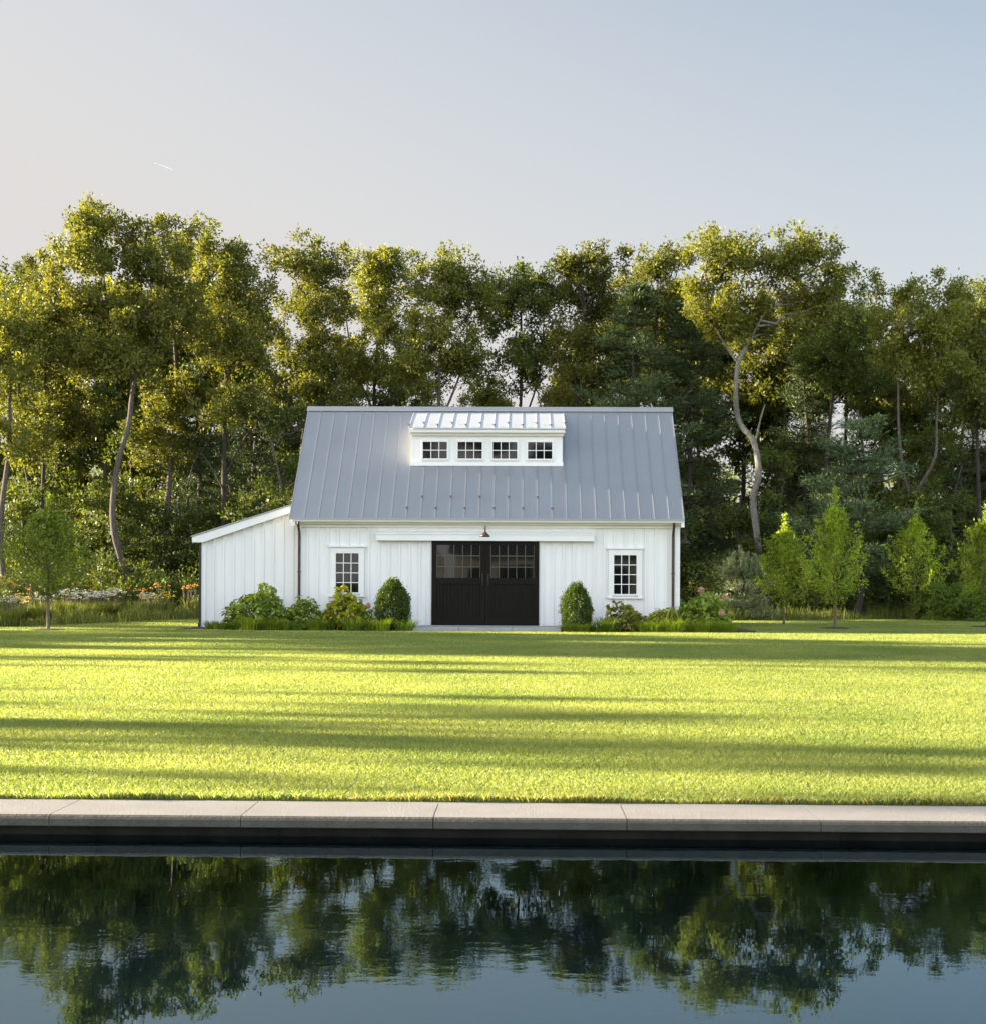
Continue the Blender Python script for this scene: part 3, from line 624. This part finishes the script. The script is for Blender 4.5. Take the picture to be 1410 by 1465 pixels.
# second row and understory: generic trees, copied
def generic(name, H, seed, leafmat, barkmat, low=.35, dens=1.15, W_=2.9, leaf=.17):
    rng = np.random.default_rng(seed); lean = rng.normal() * .5
    tr = [([(0, 0, -.05), (lean * .3, rng.normal() * .2, H * .3), (lean * .5, rng.normal() * .3, H * .6), (lean, 0, H * .88)], H * .012 + .03, .04)]
    L = []
    for k in range(int(H * .85)):
        f = rng.uniform(low, .95); w_ = W_ * (1 - abs(f - .68) * 1.3); th = rng.uniform(0, 2 * pi); r_ = rng.uniform(.2, 1) * w_ * .75
        L.append(((lean * f + cos(th) * r_, sin(th) * r_, H * f), (rng.uniform(.8, 1.25), rng.uniform(.8, 1.25), rng.uniform(.7, 1.0))))
    return broad_tree(name, (0, 0, 0), tr, L, .12, leafmat, barkmat, seed, dens, leaf=leaf)
gens = [generic('tree', 13, 71, 'oak', 'bark_dark'), generic('tree', 14, 72, 'oak_dark', 'bark_dark'), generic('tree', 12.5, 73, 'oak', 'bark'), generic('tree', 13, 74, 'oak_dark', 'bark')]
rows = [(-25, 72, 1.15), (35, 70, 1.15), (95, 74, 1.2), (150, 70, 1.1), (205, 76, 1.25), (262, 70, 1.1), (335, 75, 1.15), (395, 84, 1.0), (470, 80, 1.08), (580, 82, 1.0), (690, 79, .92), (790, 80, 1.0), (860, 74, 1.1), (925, 76, 1.18), (1000, 72, 1.12), (1060, 76, 1.2), (1120, 70, 1.1), (1200, 74, 1.1), (1260, 70, 1.0), (1330, 74, 1.1), (1390, 70, 1.0), (1440, 68, 1.1),
        (65, 80, 1.2), (180, 82, 1.25), (300, 81, 1.15), (430, 77, .8), (610, 79, .82), (745, 78, .8), (960, 80, 1.15), (1150, 79, 1.15), (1290, 79, 1.1)]
rr_ = np.random.default_rng(3)
for i, (px_, D, s_) in enumerate(rows):
    g_ = gens[i % 4]; o = g_ if i < 4 else copy_tree(g_)
    at(o, px_, D, rr_.uniform(0, 6.28), s_ * .97)
    tag(o, 'oak of the second row, its crown seen in the gaps between the front trees', 'oak tree', 'second row of oaks behind the front trees')
und = [generic('young_tree', 6.0, 81, 'oak_dark', 'bark_dark', .12, .8, 2.4, .15), generic('young_tree', 7.5, 82, 'oak_dark', 'bark', .15, .75, 2.6, .15), generic('young_tree', 5.0, 83, 'oak_dark', 'bark_dark', .1, .9, 2.2, .14)]
k = 0
for D, xs_ in ((62, np.arange(-30, 420, 62)), (69, np.arange(-10, 1440, 82)), (61, np.arange(990, 1440, 72))):
    for px_ in xs_:
        g_ = und[k % 3]; o = g_ if k < 3 else copy_tree(g_)
        at(o, px_ + rr_.uniform(-18, 18), D + rr_.uniform(-2, 3), rr_.uniform(0, 6.28), rr_.uniform(.8, 1.1))
        tag(o, 'leafy young tree in the shade under the tall trees', 'young tree', 'young trees of the understory'); k += 1
# shrubs at the foot of the wood
def shrub(name, H, R, seed, leafmat, n=22, leaf=.12):
    rng = np.random.default_rng(seed); root = empty(name); tm = MB(); C = []; DR = []
    for j in range(n):
        th = rng.uniform(0, 2 * pi); r_ = R * rng.uniform(.1, 1) ** .6; q = np.array([cos(th) * r_, sin(th) * r_, H * rng.uniform(.25, .95) * (1 - .35 * (r_ / R) ** 2)])
        tm.tube(wobble_path(np.array([cos(th) * .1, sin(th) * .1, 0]), q, 4, .06, rng), np.linspace(.02, .006, 4), 4, cap=False)
        for t_ in range(9):
            e0 = rng.normal(size=3) * .22; e = rng.normal(size=(14, 3)) * .1; C.append(q + e0 + e); DR.append(unit(e + e0 * .5 + [0, 0, .05]))
    C = np.concatenate(C); C[:, 2] = np.abs(C[:, 2]); DR = np.concatenate(DR)
    tm.build('stems', 'bark_dark', root); polys('foliage', leaf_quads(C, leaf, leaf * .5, DR, .5, rng), 4, leafmat, rng.random(len(C)), root); return root
shs = [shrub('shrub', 1.7, 1.5, 91, 'oak_dark', 34), shrub('shrub', 2.4, 1.6, 92, 'oak_dark', 36), shrub('shrub', 1.2, 1.3, 93, 'oak_dark', 28)]
k = 0
for D, xs_ in ((57.5, np.arange(-20, 300, 45)), (60, np.arange(985, 1440, 46)), (66, np.arange(0, 420, 60)), (67, np.arange(980, 1440, 64))):
    for px_ in xs_:
        g_ = shs[k % 3]; o = g_ if k < 3 else copy_tree(g_)
        sh_ = rr_.uniform(.5, 1.3); at(o, px_ + rr_.uniform(-16, 16), D + rr_.uniform(-1.5, 2), rr_.uniform(0, 6.28), (sh_, sh_, sh_ * rr_.uniform(.7, 1.3)))
        tag(o, 'wild shrub at the dark foot of the woods', 'shrub', 'wild shrubs under the trees'); k += 1
# far wood, a mass behind everything
rng = np.random.default_rng(8); n = 2600
cx_ = np.stack([rng.uniform(-50, 55, n), rng.uniform(88, 100, n), rng.uniform(.1, 1, n) ** 1.0 * 8.2], 1); cx_[:, 2] *= .8 + .2 * np.sin(cx_[:, 0] * .7)
C = (cx_[:, None] + rng.normal(size=(n, 34, 3)) * .55).reshape(-1, 3); C[:, 2] = np.abs(C[:, 2])
fw = polys('distant_wood', leaf_quads(C, .34, .2, None, 1, rng), 4, 'oak_dark', rng.random(len(C)))
tag(fw, 'far wood seen as a dark green mass between the trunks', 'woods', kind='stuff')

# ------------------------------------------------------------------ saplings
def sapling(pxx, D, top, bot, wpx, seed, leafmat, label, mulch=False, n=190):
    rng = np.random.default_rng(seed); p = P(pxx, 890, D); root = empty('sapling', (p[0], p[1], 0)); s = D / FPX
    H = EYE + (CY - top) * s; Zb = EYE + (CY - bot) * s; R = wpx * s / 2; tm = MB()
    tp = [(0, 0, -.02), (rng.normal() * .03, 0, Zb), (rng.normal() * .06, rng.normal() * .05, (Zb + H) / 2), (rng.normal() * .05, 0, H - .25)]
    tm.tube(smooth_path(tp, 16), np.linspace(.048, .012, 16), 8)
    C = []; DR = []
    nb = n // 5
    for j in range(nb):
        f = (j + .5) / nb; z = Zb + (f ** .9) * (H - Zb) * .80; rmax = R * (1.12 * (1 - f) ** .8) * min(1, (f + .25) / .4) + .08; th = j * 2.4 + rng.normal() * .3
        L_ = rmax * rng.uniform(.75, 1.2); up = L_ * rng.uniform(.75, 1.3) * (1 - .25 * (1 - f)); a = np.array([0, 0, max(z - up * .35, Zb * .93)])
        e = np.array([cos(th) * L_, sin(th) * L_, z + up * .65]); e[2] = min(e[2], H - .1 * rng.random())
        mid = a + (e - a) * .5 + np.array([cos(th), sin(th), -.6]) * L_ * .12
        pth = smooth_path([a, mid, e], 9); tm.tube(pth, np.linspace(.014, .004, 9), 4, cap=False)
        for t_ in np.linspace(.22, 1, 9):
            q = pth[int(t_ * 8)] + rng.normal(size=3) * .05 * (1.5 - t_); k_ = 14; e_ = rng.normal(size=(k_, 3)) * np.array([.085, .085, .085]) * (1.15 - .4 * t_)
            C.append(q + e_); DR.append(unit(e_ + np.array([cos(th) * .05, sin(th) * .05, .03])))
    for t_ in np.linspace(.78, 1.0, 6):
        e_ = rng.normal(size=(26, 3)) * np.array([.10, .10, .09]) * (1.5 - t_); C.append(np.array([0, 0, Zb + (H - Zb) * t_]) + e_); DR.append(unit(e_ + [0, 0, .05]))
    C = np.concatenate(C); DR = np.concatenate(DR)
    tm.build('trunk', 'bark_sap', root, smooth=True); polys('crown', leaf_quads(C, .105, .05, DR, .5, rng), 4, leafmat, rng.random(len(C)), root)
    tag(root, label, 'sapling', 'saplings planted around the lawn')
    if mulch:
        m_ = MB(); th = np.arange(24) * 2 * pi / 24
        m_.lathe([(.02, .05), (.25, .05), (.42, .03), (.5, .004)], (0, 0, 0), 24); o = m_.build('mulch_ring', 'mulch', None, smooth=True); o.location = (p[0], p[1], 0)
        tag(o, ('round mulch patch at the foot of ' + mulch), 'mulch')
    return root
sapling(69, 41.2, 712, 852, 138, 51, 'sap_dim', 'green sapling left of the barn, the only one on that side', 'the sapling left of the barn', 250)
sapling(1121, 50.0, 735, 858, 80, 52, 'sap', 'narrow sapling nearest the barn of the four on the right')
sapling(1194, 45.4, 697, 855, 98, 53, 'sap', 'tallest sapling, bright tipped, with mulch at its foot right of the barn', 'the tallest sapling', 210)
sapling(1309, 55.5, 718, 850, 98, 54, 'sap', 'round headed sapling second from the right edge', False, 220)
sapling(1410, 47.5, 722, 852, 100, 55, 'sap', 'bright sapling half cut off by the right edge of the picture', 'the sapling at the right edge', 210)
# feathery conifer shrubs at the right
def feathery(name, R, H, seed):
    rng = np.random.default_rng(seed); root = empty(name); tm = MB(); C = []; DR = []
    for j in range(120):
        th = rng.uniform(0, 2 * pi); d_ = np.array([cos(th), sin(th), 0]); L_ = R * rng.uniform(.4, 1)
        pth = smooth_path([(0, 0, .1), tuple(d_ * L_ * .55 + [0, 0, H * rng.uniform(.6, 1)]), tuple(d_ * L_ * rng.uniform(.95, 1.15) + [0, 0, H * rng.uniform(.05, .5)])], 10)
        if j % 3 == 0: tm.tube(pth, np.linspace(.015, .004, 10), 3, cap=False)
        for q in pth[3:]:
            e = rng.normal(size=(14, 3)) * .07; C.append(q + e); DR.append(unit(e * .4 + d_ * .06 + [0, 0, -.06]))
    C = np.concatenate(C); C[:, 2] = np.abs(C[:, 2]); DR = np.concatenate(DR)
    tm.build('stems', 'bark_dark', root); polys('foliage', leaf_quads(C, .16, .035, DR, .3, rng), 4, 'tuft', rng.random(len(C)), root); return root
f1 = feathery('conifer_shrub', 1.25, 1.25, 61); at(f1, 1352, 55.2); tag(f1, 'low arching conifer shrub right of the round headed sapling', 'shrub', 'low conifer shrubs on the right')
f2 = copy_tree(f1); at(f2, 1400, 54.6, 2.2, (1.05, 1.05, 1.1)); tag(f2, 'low arching conifer shrub behind the sapling at the right edge', 'shrub')

# ------------------------------------------------------------------ planting in front of the barn
def hydrangea(name, R, H, seed, leafmat, leaf=.17, n=150, blooms=0):
    rng = np.random.default_rng(seed); root = empty(name); tm = MB(); C = []; DR = []
    n = int(n * 1.45)
    for j in range(n):
        u = unit(rng.normal(size=3)); u[2] = abs(u[2]); rr = rng.uniform(.55, 1.0) ** .6 * (1 + .14 * sin(u[0] * 5 + seed) * cos(u[1] * 4))
        q = np.array([u[0] * R * rr, u[1] * R * rr, .08 + u[2] * (H - .08) * rr])
        if j % 4 == 0: tm.tube(wobble_path(np.array([u[0] * .08, u[1] * .08, 0]), q, 4, .03, rng), np.linspace(.01, .005, 4), 4, cap=False)
        k_ = 5; th = rng.uniform(0, 2 * pi, k_); dd = np.stack([np.cos(th), np.sin(th), rng.uniform(-1.5, -.05, k_)], 1); C.append(q + dd * leaf * .5); DR.append(dd)
    C = np.concatenate(C); DR = unit(np.concatenate(DR)); C[:, 2] = np.maximum(.03, C[:, 2])
    # leaves roughly level: width axis horizontal
    w_ = unit(np.cross(DR, np.array([0, 0, 1.]) + rng.normal(size=(len(C), 3)) * .3)); nn = np.cross(w_, DR); Ls = leaf * rng.uniform(.6, 1.15, (len(C), 1))
    V = np.stack([C - DR * Ls * .5, C - DR * Ls * .12 + w_ * Ls * .3 - nn * Ls * .05, C + DR * Ls * .18 + w_ * Ls * .24, C + DR * Ls * .5 - nn * Ls * .1, C + DR * Ls * .18 - w_ * Ls * .24, C - DR * Ls * .12 - w_ * Ls * .3 - nn * Ls * .05], 1).reshape(-1, 3)
    tm.build('stems', 'bark_sap', root); polys('foliage', V, 6, leafmat, rng.random(len(C)), root); return root
def bloom(parent, loc, r=.11, h=.2, m='pinkfl', seed=0):
    rng = np.random.default_rng(seed); n = 240; u = unit(rng.normal(size=(n, 3))); z = rng.uniform(0, 1, n)
    pr = np.sin(np.clip(z, .02, .98) * pi) ** .5; C = np.stack([u[:, 0] * r * pr * (1.1 - .3 * z), u[:, 1] * r * pr * (1.1 - .3 * z), z * h], 1)
    o = polys('flower_head', leaf_quads(C, .035, .03, u, .5, rng), 4, m, rng.random(n), parent); o.location = loc; return o
def ground_at(px, Y): p = P(px, 890, Y); return (p[0] * Y / p[1] if False else p[0], p[1], .01)
h = hydrangea('hydrangea', .95, 1.22, 101, 'hyd', n=240); h.location = ground_at(371, 42.9); tag(h, 'largest leafy hydrangea, in front of the lean-to wall', 'hydrangea', 'hydrangeas in the beds by the barn')
h = hydrangea('hydrangea', .7, .92, 102, 'hyd', n=150, leaf=.15); h.location = ground_at(436, 43.0); tag(h, 'loose darker hydrangea under the left downspout', 'hydrangea', 'hydrangeas in the beds by the barn')
h = hydrangea('hydrangea', .64, 1.16, 103, 'hyd_y', n=190); h.location = ground_at(493, 43.0); tag(h, 'yellow green hydrangea below the left barn window', 'hydrangea', 'hydrangeas in the beds by the barn')
h = hydrangea('hydrangea', .34, .62, 107, 'hyd', n=50, leaf=.12); h.location = ground_at(527, 42.9); bloom(h, (.0, .0, .58), .06, .16, seed=3)
tag(h, 'small flowering hydrangea between the yellow green one and the left boxwood', 'hydrangea', 'hydrangeas in the beds by the barn')
h = hydrangea('hydrangea', .62, .85, 104, 'hyd_r', n=120, leaf=.15); h.location = ground_at(890, 42.8); tag(h, 'red tinged hydrangea below the right barn window', 'hydrangea', 'hydrangeas in the beds by the barn')
h = hydrangea('hydrangea', .46, .72, 105, 'hyd_y', n=90, leaf=.14); h.location = ground_at(947, 42.6); tag(h, 'bright small hydrangea by the right corner of the barn', 'hydrangea', 'hydrangeas in the beds by the barn')
h = hydrangea('hydrangea', .9, 1.12, 106, 'hyd', n=230); h.location = ground_at(1002, 44.0)
for q, s_ in (((-.02, -.2, 1.05), 1), ((.62, -.5, .85), 2), ((.5, -.75, .42), 4)): bloom(h, q, .10, .17, seed=s_)
tag(h, 'hydrangea with pink flower heads just right of the barn corner', 'hydrangea', 'hydrangeas in the beds by the barn')
def boxwood(seed):
    rng = np.random.default_rng(seed); root = empty('boxwood'); n = 1500; H, R = 1.36, .405
    z = rng.uniform(0.02, 1, n); prof = np.where(z < .4, .88 + .2 * np.sin(z / .4 * pi / 2), 1.08 * np.clip(1 - ((z - .4) / .62) ** 2, 0, 1) ** .72)
    th = rng.uniform(0, 2 * pi, n); lump = 1 + .13 * np.sin(th * 4 + z * 9 + seed) * np.cos(z * 13 + th * 2) + .09 * np.sin(th * 9 - z * 17 + seed) + .12 * (rng.random(n) < .05) ; r_ = R * prof * lump * rng.uniform(.78, 1.02, n)
    q = np.stack([np.cos(th) * r_, np.sin(th) * r_, z * H], 1); out = np.stack([np.cos(th), np.sin(th), .9 + 0 * th], 1)
    e = rng.normal(size=(n, 14, 3)) * np.array([.028, .028, .055]); C = (q[:, None] + e).reshape(-1, 3); DR = unit((out[:, None] * .06 + e).reshape(-1, 3)); C[:, 2] = np.abs(C[:, 2])
    tm = MB(); tm.tube([(0, 0, 0), (0, 0, 1.1)], [.05, .02], 6)
    for k_ in range(14): t_ = k_ * 2.4; tm.tube([(0, 0, .15 + k_ * .06), (cos(t_) * .3, sin(t_) * .3, .4 + k_ * .055)], [.018, .008], 4)
    tm.build('stems', 'bark_dark', root); polys('foliage', leaf_quads(C, .05, .026, DR, .4, rng), 4, 'box', rng.random(len(C)), root); return root
b1 = boxwood(111); b1.location = ground_at(562, 42.6); tag(b1, 'clipped dark boxwood left of the black doors', 'boxwood', 'pair of boxwoods by the doors')
b2 = boxwood(118); b2.location = ground_at(824, 42.5); b2.scale = (.93, .93, .93); tag(b2, 'clipped dark boxwood right of the black doors', 'boxwood', 'pair of boxwoods by the doors')
def blades(name, n, R, H, seed, m, parent=None, w_=.014, origin=None):
    """arching strap leaves, three quads each"""
    rng = np.random.default_rng(seed); th = rng.uniform(0, 2 * pi, n); r_ = R * .45 * rng.uniform(0, 1, n) ** .5
    b_ = np.stack([np.cos(th) * r_, np.sin(th) * r_, 0 * th], 1) if origin is None else origin; az = th + rng.normal(size=n) * .6; Hh = H * rng.uniform(.6, 1.1, n) * (1 if origin is None else (.35 + .65 * rng.random(n) ** 1.5) * (.75 + .4 * np.sin(b_[:, 0] * 1.9 + b_[:, 1]) * np.sin(b_[:, 0] * .7 - 1))); ln = R * rng.uniform(.15, .75, n)
    d_ = np.stack([np.cos(az), np.sin(az), 0 * az], 1); sd_ = np.stack([-np.sin(az), np.cos(az), 0 * az], 1); V = []
    T_ = [0, .4, .75, 1.0]; pts = [b_ + d_ * (ln * t ** 1.8)[:, None] + np.array([0, 0, 1.]) * (Hh * (t * 1.25 - .35 * t * t))[:, None] for t in T_]; ws = [1, .9, .6, .08]
    for a in range(3): V.append(np.stack([pts[a] - sd_ * w_ * ws[a] / 2, pts[a] + sd_ * w_ * ws[a] / 2, pts[a + 1] + sd_ * w_ * ws[a + 1] / 2, pts[a + 1] - sd_ * w_ * ws[a + 1] / 2], 1))
    V = np.concatenate(V).reshape(-1, 3); return polys(name, V, 4, m, np.tile(rng.random(n), 3), parent)
t0 = blades('grass_tuft', 170, .42, .34, 121, 'tuft'); t1 = blades('grass_tuft', 170, .46, .36, 122, 'tuft_y')
tufts = [(302, 42.4, 0), (316, 42.2, 0), (330, 42.3, 0), (346, 42.1, 0), (360, 42.0, 1), (376, 42.0, 0), (392, 41.9, 1), (408, 42.0, 1), (424, 42.0, 0), (452, 42.1, 1), (464, 42.2, 0), (505, 42.0, 0), (532, 42.0, 1), (546, 41.9, 1), (580, 41.9, 0),
         (812, 41.8, 1), (832, 41.8, 1), (856, 42.0, 0), (868, 42.1, 0), (922, 42.0, 1), (935, 41.9, 1), (962, 41.9, 1), (990, 42.2, 1), (1004, 42.1, 1), (1018, 42.2, 1), (1032, 42.4, 1), (1043, 42.7, 1)]
i0 = i1 = False
for j, (px_, D, k_) in enumerate(tufts):
    if k_ == 0: o = t0.copy() if i0 else t0
    else: o = t1.copy() if i1 else t1
    if (k_ == 0 and i0) or (k_ == 1 and i1): COL.objects.link(o)
    if k_ == 0: i0 = True
    else: i1 = True
    o.location = ground_at(px_, D); s_ = rr_.uniform(.75, 1.3); o.scale = (s_ * 1.1, s_ * 1.1, s_ * rr_.uniform(.8, 1.1)); o.rotation_euler = (0, 0, rr_.uniform(0, 6.28))
    side = 'left bed in front of the barn' if px_ < 700 else ('right bed in front of the barn' if px_ < 975 else 'bed past the right barn corner')
    tag(o, ('bright' if k_ else 'dark') + ' green strappy clump edging the ' + side, 'grass clump', 'strappy clumps edging the beds')

# ------------------------------------------------------------------ meadow strips
def meadow(pts, n, H, seed, name, label, m='meadow'):
    rng = np.random.default_rng(seed); pts = np.array(pts, float); seg = rng.integers(0, len(pts) - 1, n); t = rng.random(n)
    b_ = pts[seg] + (pts[seg + 1] - pts[seg]) * t[:, None]; dep = rng.uniform(0, 1, n) ** 1.3 * 5.5
    o_ = np.stack([b_[:, 0] + rng.normal(size=n) * .3, b_[:, 1] + dep, 0 * dep], 1)
    return tag(blades(name, n, .35, H, seed, m, None, .022, o_), label, 'grass', kind='stuff')
meadow([(-16.5, 42.6), (-14.6, 43.3), (-13.2, 47), (-11.4, 52.4)], 9000, .75, 131, 'meadow_grass', 'tall unmown grass along the edge of the lawn left of the barn')
meadow([(4.6, 53.2), (7.4, 53.6), (11, 55), (14.3, 57), (18, 58.4)], 9000, .75, 132, 'meadow_grass', 'tall unmown grass along the edge of the lawn right of the barn')
def flowerplant(name, n_st, H, R, seed, m, fl, flr):
    rng = np.random.default_rng(seed); root = empty(name); blades('leaves', n_st * 14, R, H * .75, seed, 'meadow', root, .025); tm = MB(); C = []
    hc = np.clip(rng.normal(size=(fl, 3)), -1.5, 1.5) * np.array([flr, flr, flr * .35]); hd = polys('flower', leaf_quads(hc, .05, .045, np.tile([0, 0, .5], (fl, 1)), 1, rng), 4, m, rng.random(fl), root)
    for j in range(n_st):
        th = rng.uniform(0, 2 * pi); r_ = R * rng.uniform(.1, .95); q = np.array([cos(th) * r_, sin(th) * r_, H * rng.uniform(.8, 1.1)]); tm.tube([(q[0] * .5, q[1] * .5, 0), tuple(q)], [.006, .004], 3, cap=False)
        o = hd if j == 0 else hd.copy()
        if j: COL.objects.link(o); o.parent = root
        o.location = q; o.rotation_euler = (0, 0, rng.uniform(0, 6)); o.scale = (rng.uniform(.7, 1.2),) * 3
    tm.build('stems', 'bark_sap', root); return root
wf = flowerplant('white_wildflower', 22, .95, .6, 141, 'whitefl', 11, .05); ol = flowerplant('orange_daylily', 4, 1.0, .35, 142, 'orangefl', 9, .035); yf = flowerplant('yellow_wildflower', 14, .85, .4, 143, 'yellowfl', 7, .03)
for j, (px_, D) in enumerate([(92, 47), (110, 48.5), (128, 49), (142, 49.5), (156, 50), (60, 46), (15, 44), (215, 53), (76, 47)]):
    o = wf if j == 0 else copy_tree(wf); at(o, px_, D, rr_.uniform(0, 6), rr_.uniform(.85, 1.1)); tag(o, 'clump of white wildflowers in the tall grass left of the barn', 'wildflower', 'white wildflower clumps left of the barn')
for j, (px_, D) in enumerate([(50, 48), (62, 47.5), (125, 52), (190, 53), (214, 54.5), (232, 54.3), (270, 54.5), (277, 54), (284, 54.4), (8, 45)]):
    o = ol if j == 0 else copy_tree(ol); at(o, px_, D, rr_.uniform(0, 6), rr_.uniform(.9, 1.3)); tag(o, 'orange daylily clump flowering at the wood edge left of the barn', 'daylily', 'orange daylilies left of the barn')
for j, (px_, D) in enumerate([(205, 54), (222, 53.6), (30, 46), (36, 47), (240, 53.8)]):
    o = yf if j == 0 else copy_tree(yf); at(o, px_, D, rr_.uniform(0, 6), rr_.uniform(.9, 1.1)); tag(o, 'small yellow wildflower in the grass left of the barn', 'wildflower', 'yellow wildflowers left of the barn')

# ------------------------------------------------------------------ mown grass blades
def lawn(seed=7):
    rng = np.random.default_rng(seed); out = []; rn = []
    bands = [(10.21, 12, 7500, .034, .0036), (12, 14, 5200, .034, .0045), (14, 18, 3800, .033, .0052), (18, 24, 2500, .032, .0065), (24, 32, 1500, .032, .009), (32, 42, 900, .032, .012), (42, 58, 450, .034, .018)]
    for y0, y1, dn, hh, ww in bands:
        hw = y1 * .345 + .6; n = int((y1 - y0) * 2 * hw * dn); x = rng.uniform(-hw - y1 * .02, hw, n); y = rng.uniform(y0, y1, n)
        k = np.ones(n, bool)
        k &= ~((x > -9.5) & (x < 4.6) & (y > 41.6 + .3 * np.sin(x * 2))) & ~((x > -3.1) & (x < 1.15) & (y > 41.7)) & ~((x > 4.4) & (x < 6.5) & (y > 41.8))
        ex = np.interp(x, [e[0] for e in edge], [e[1] for e in edge]); k &= y < ex + .5
        x, y = x[k], y[k]; n = len(x)
        pn = np.sin(x * 3.1 + y * 1.7) * np.cos(y * 2.3 - x * 1.1) * .5 + np.sin(x * 7.7 - y * 5.1) * .3
        h_ = hh * (1 + .06 * pn) * rng.uniform(.78, 1.15, n)
        if y0 < 11: # the unclipped edge along the stone
            ed = np.clip(1 - (y - 10.21) / .35, 0, 1); h_ *= 1 + ed * (.35 + .45 * np.sin(x * 4.3) * np.sin(x * 1.7)); 
        az = rng.uniform(0, 2 * pi, n); ln = h_ * rng.uniform(.15, 1.0, n); d_ = np.stack([np.cos(az), np.sin(az)], 1)
        wz = rng.uniform(0, pi, n); wv = np.stack([np.cos(wz), np.sin(wz)], 1) * (ww * rng.uniform(.6, 1.2, n) / 2)[:, None]
        b_ = np.stack([x, y], 1); z0 = np.zeros((n, 1))
        V = np.stack([np.hstack([b_ - wv, z0]), np.hstack([b_ + wv, z0]), np.hstack([b_ + wv * .7 + d_ * ln[:, None] * .35, h_[:, None] * .6]), np.hstack([b_ + d_ * ln[:, None], h_[:, None]])], 1)
        out.append(V.reshape(-1, 3)); r_ = rng.random(n) * .9
        if y0 < 11: r_ = np.where((y < 10.33) & (rng.random(n) < .3), 1.35, r_)
        rn.append(r_)
    o = polys('lawn_grass', np.concatenate(out), 4, 'grass', np.concatenate(rn)); return tag(o, 'mown green lawn between the pool and the barn', 'grass', kind='stuff')
lawn()

# ------------------------------------------------------------------ trees left of the frame (they throw the long evening shadows)
cast = [(-46, 36.0, .9, 1), (-38, 34.5, .8, 2), (-50, 38.5, 1.05, 0), (-33, 37.5, .75, 1), (-34, 40, .75, 3), (-44, 39.5, .9, 2), (-36, 41.5, .66, 0), (-42, 44.0, .68, 1), (-52, 42, .9, 3), (-34, 46.5, .62, 3), (-50, 48.5, .8, 2), (-40, 51, .72, 0), (-30, 54, .75, 1), (-56, 57, .95, 3)]
for (x, y, s_, k_) in cast:
    o = copy_tree(gens[k_], (x, y + .8, 0), rr_.uniform(0, 6), s_)
    tag(o, 'oak at the left side of the lawn beyond the frame', 'oak tree', 'oaks on the left side of the lawn')
# slender young trees: x, y, height, half spread factor
for (x, y, h_, w_) in ((-27, 17.3, 8.8, .6), (-30, 19.6, 6.2, .8), (-29, 22.4, 6.0, .3), (-25, 15.0, 5.6, .5), (-30, 27.2, 6.0, .5), (-33, 30.6, 8.4, .8), (-26, 16.2, 8.2, .3), (-22, 13.2, 5.4, .4)):
    o = copy_tree(und[1], (x, y + .6, 0), rr_.uniform(0, 6), (w_, w_, h_ / 7.5))
    tag(o, 'slender young tree at the left side of the lawn beyond the frame', 'young tree', 'young trees on the left side of the lawn')
# pool house across the water, behind the viewpoint; the barn door panes mirror it
ph = empty('pool_house', (0, -17, 0)); tag(ph, 'long white pool house across the water from the barn', 'pool house')
b_ = MB(); b_.box(-4.5, 9, -18, -15, 0, 3.0); b_.prism([(-9.5, 0), (-5.2, 0), (-5.2, 2.6), (-7.35, 4.6), (-9.5, 2.6)], -18, -15.4, axis='y'); b_.build('wall', 'siding', ph, (0, -17, 0))
b_ = MB(); b_.prism([(-18.3, 3.0), (-14.7, 3.0), (-16.5, 4.8)], -4.8, 9.3); b_.build('roof', 'asphalt', ph, (0, -17, 0))
for x_, w__ in ((-3.6, 1.0), (-1.6, 2.2), (2.2, 1.2), (5, 2)):
    f_ = MB(); f_.box(x_, x_ + w__, -15.0, -14.96, .3 if w__ > 1.5 else .9, 2.2); f_.build('window', 'glass', ph, (0, -17, 0))
for k_, x_ in enumerate(np.arange(-42, 46, 6.5)):
    o = copy_tree(gens[k_ % 4], (x_, -30 - (k_ % 3) * 3, 0), k_ * 1.3, 1.25)
    tag(o, 'oak beyond the pool house on the far side of the pool', 'oak tree', 'oaks beyond the pool house')
# short vapour trail high in the sky
v = MB(); a = P(221, 233, 5200); b_ = P(248, 243, 5200); pth = np.array([a + (b_ - a) * t for t in np.linspace(0, 1, 12)]) + np.array([[0, 0, 1.2 * sin(t * 3)] for t in np.linspace(0, 1, 12)])
v.tube(pth, np.concatenate([np.linspace(.2, 1.0, 8), np.linspace(1.0, .7, 4)]), 8); tag(v.build('vapour_trail', 'cloudw', smooth=True), 'short white vapour trail in the upper left sky', 'vapour trail')
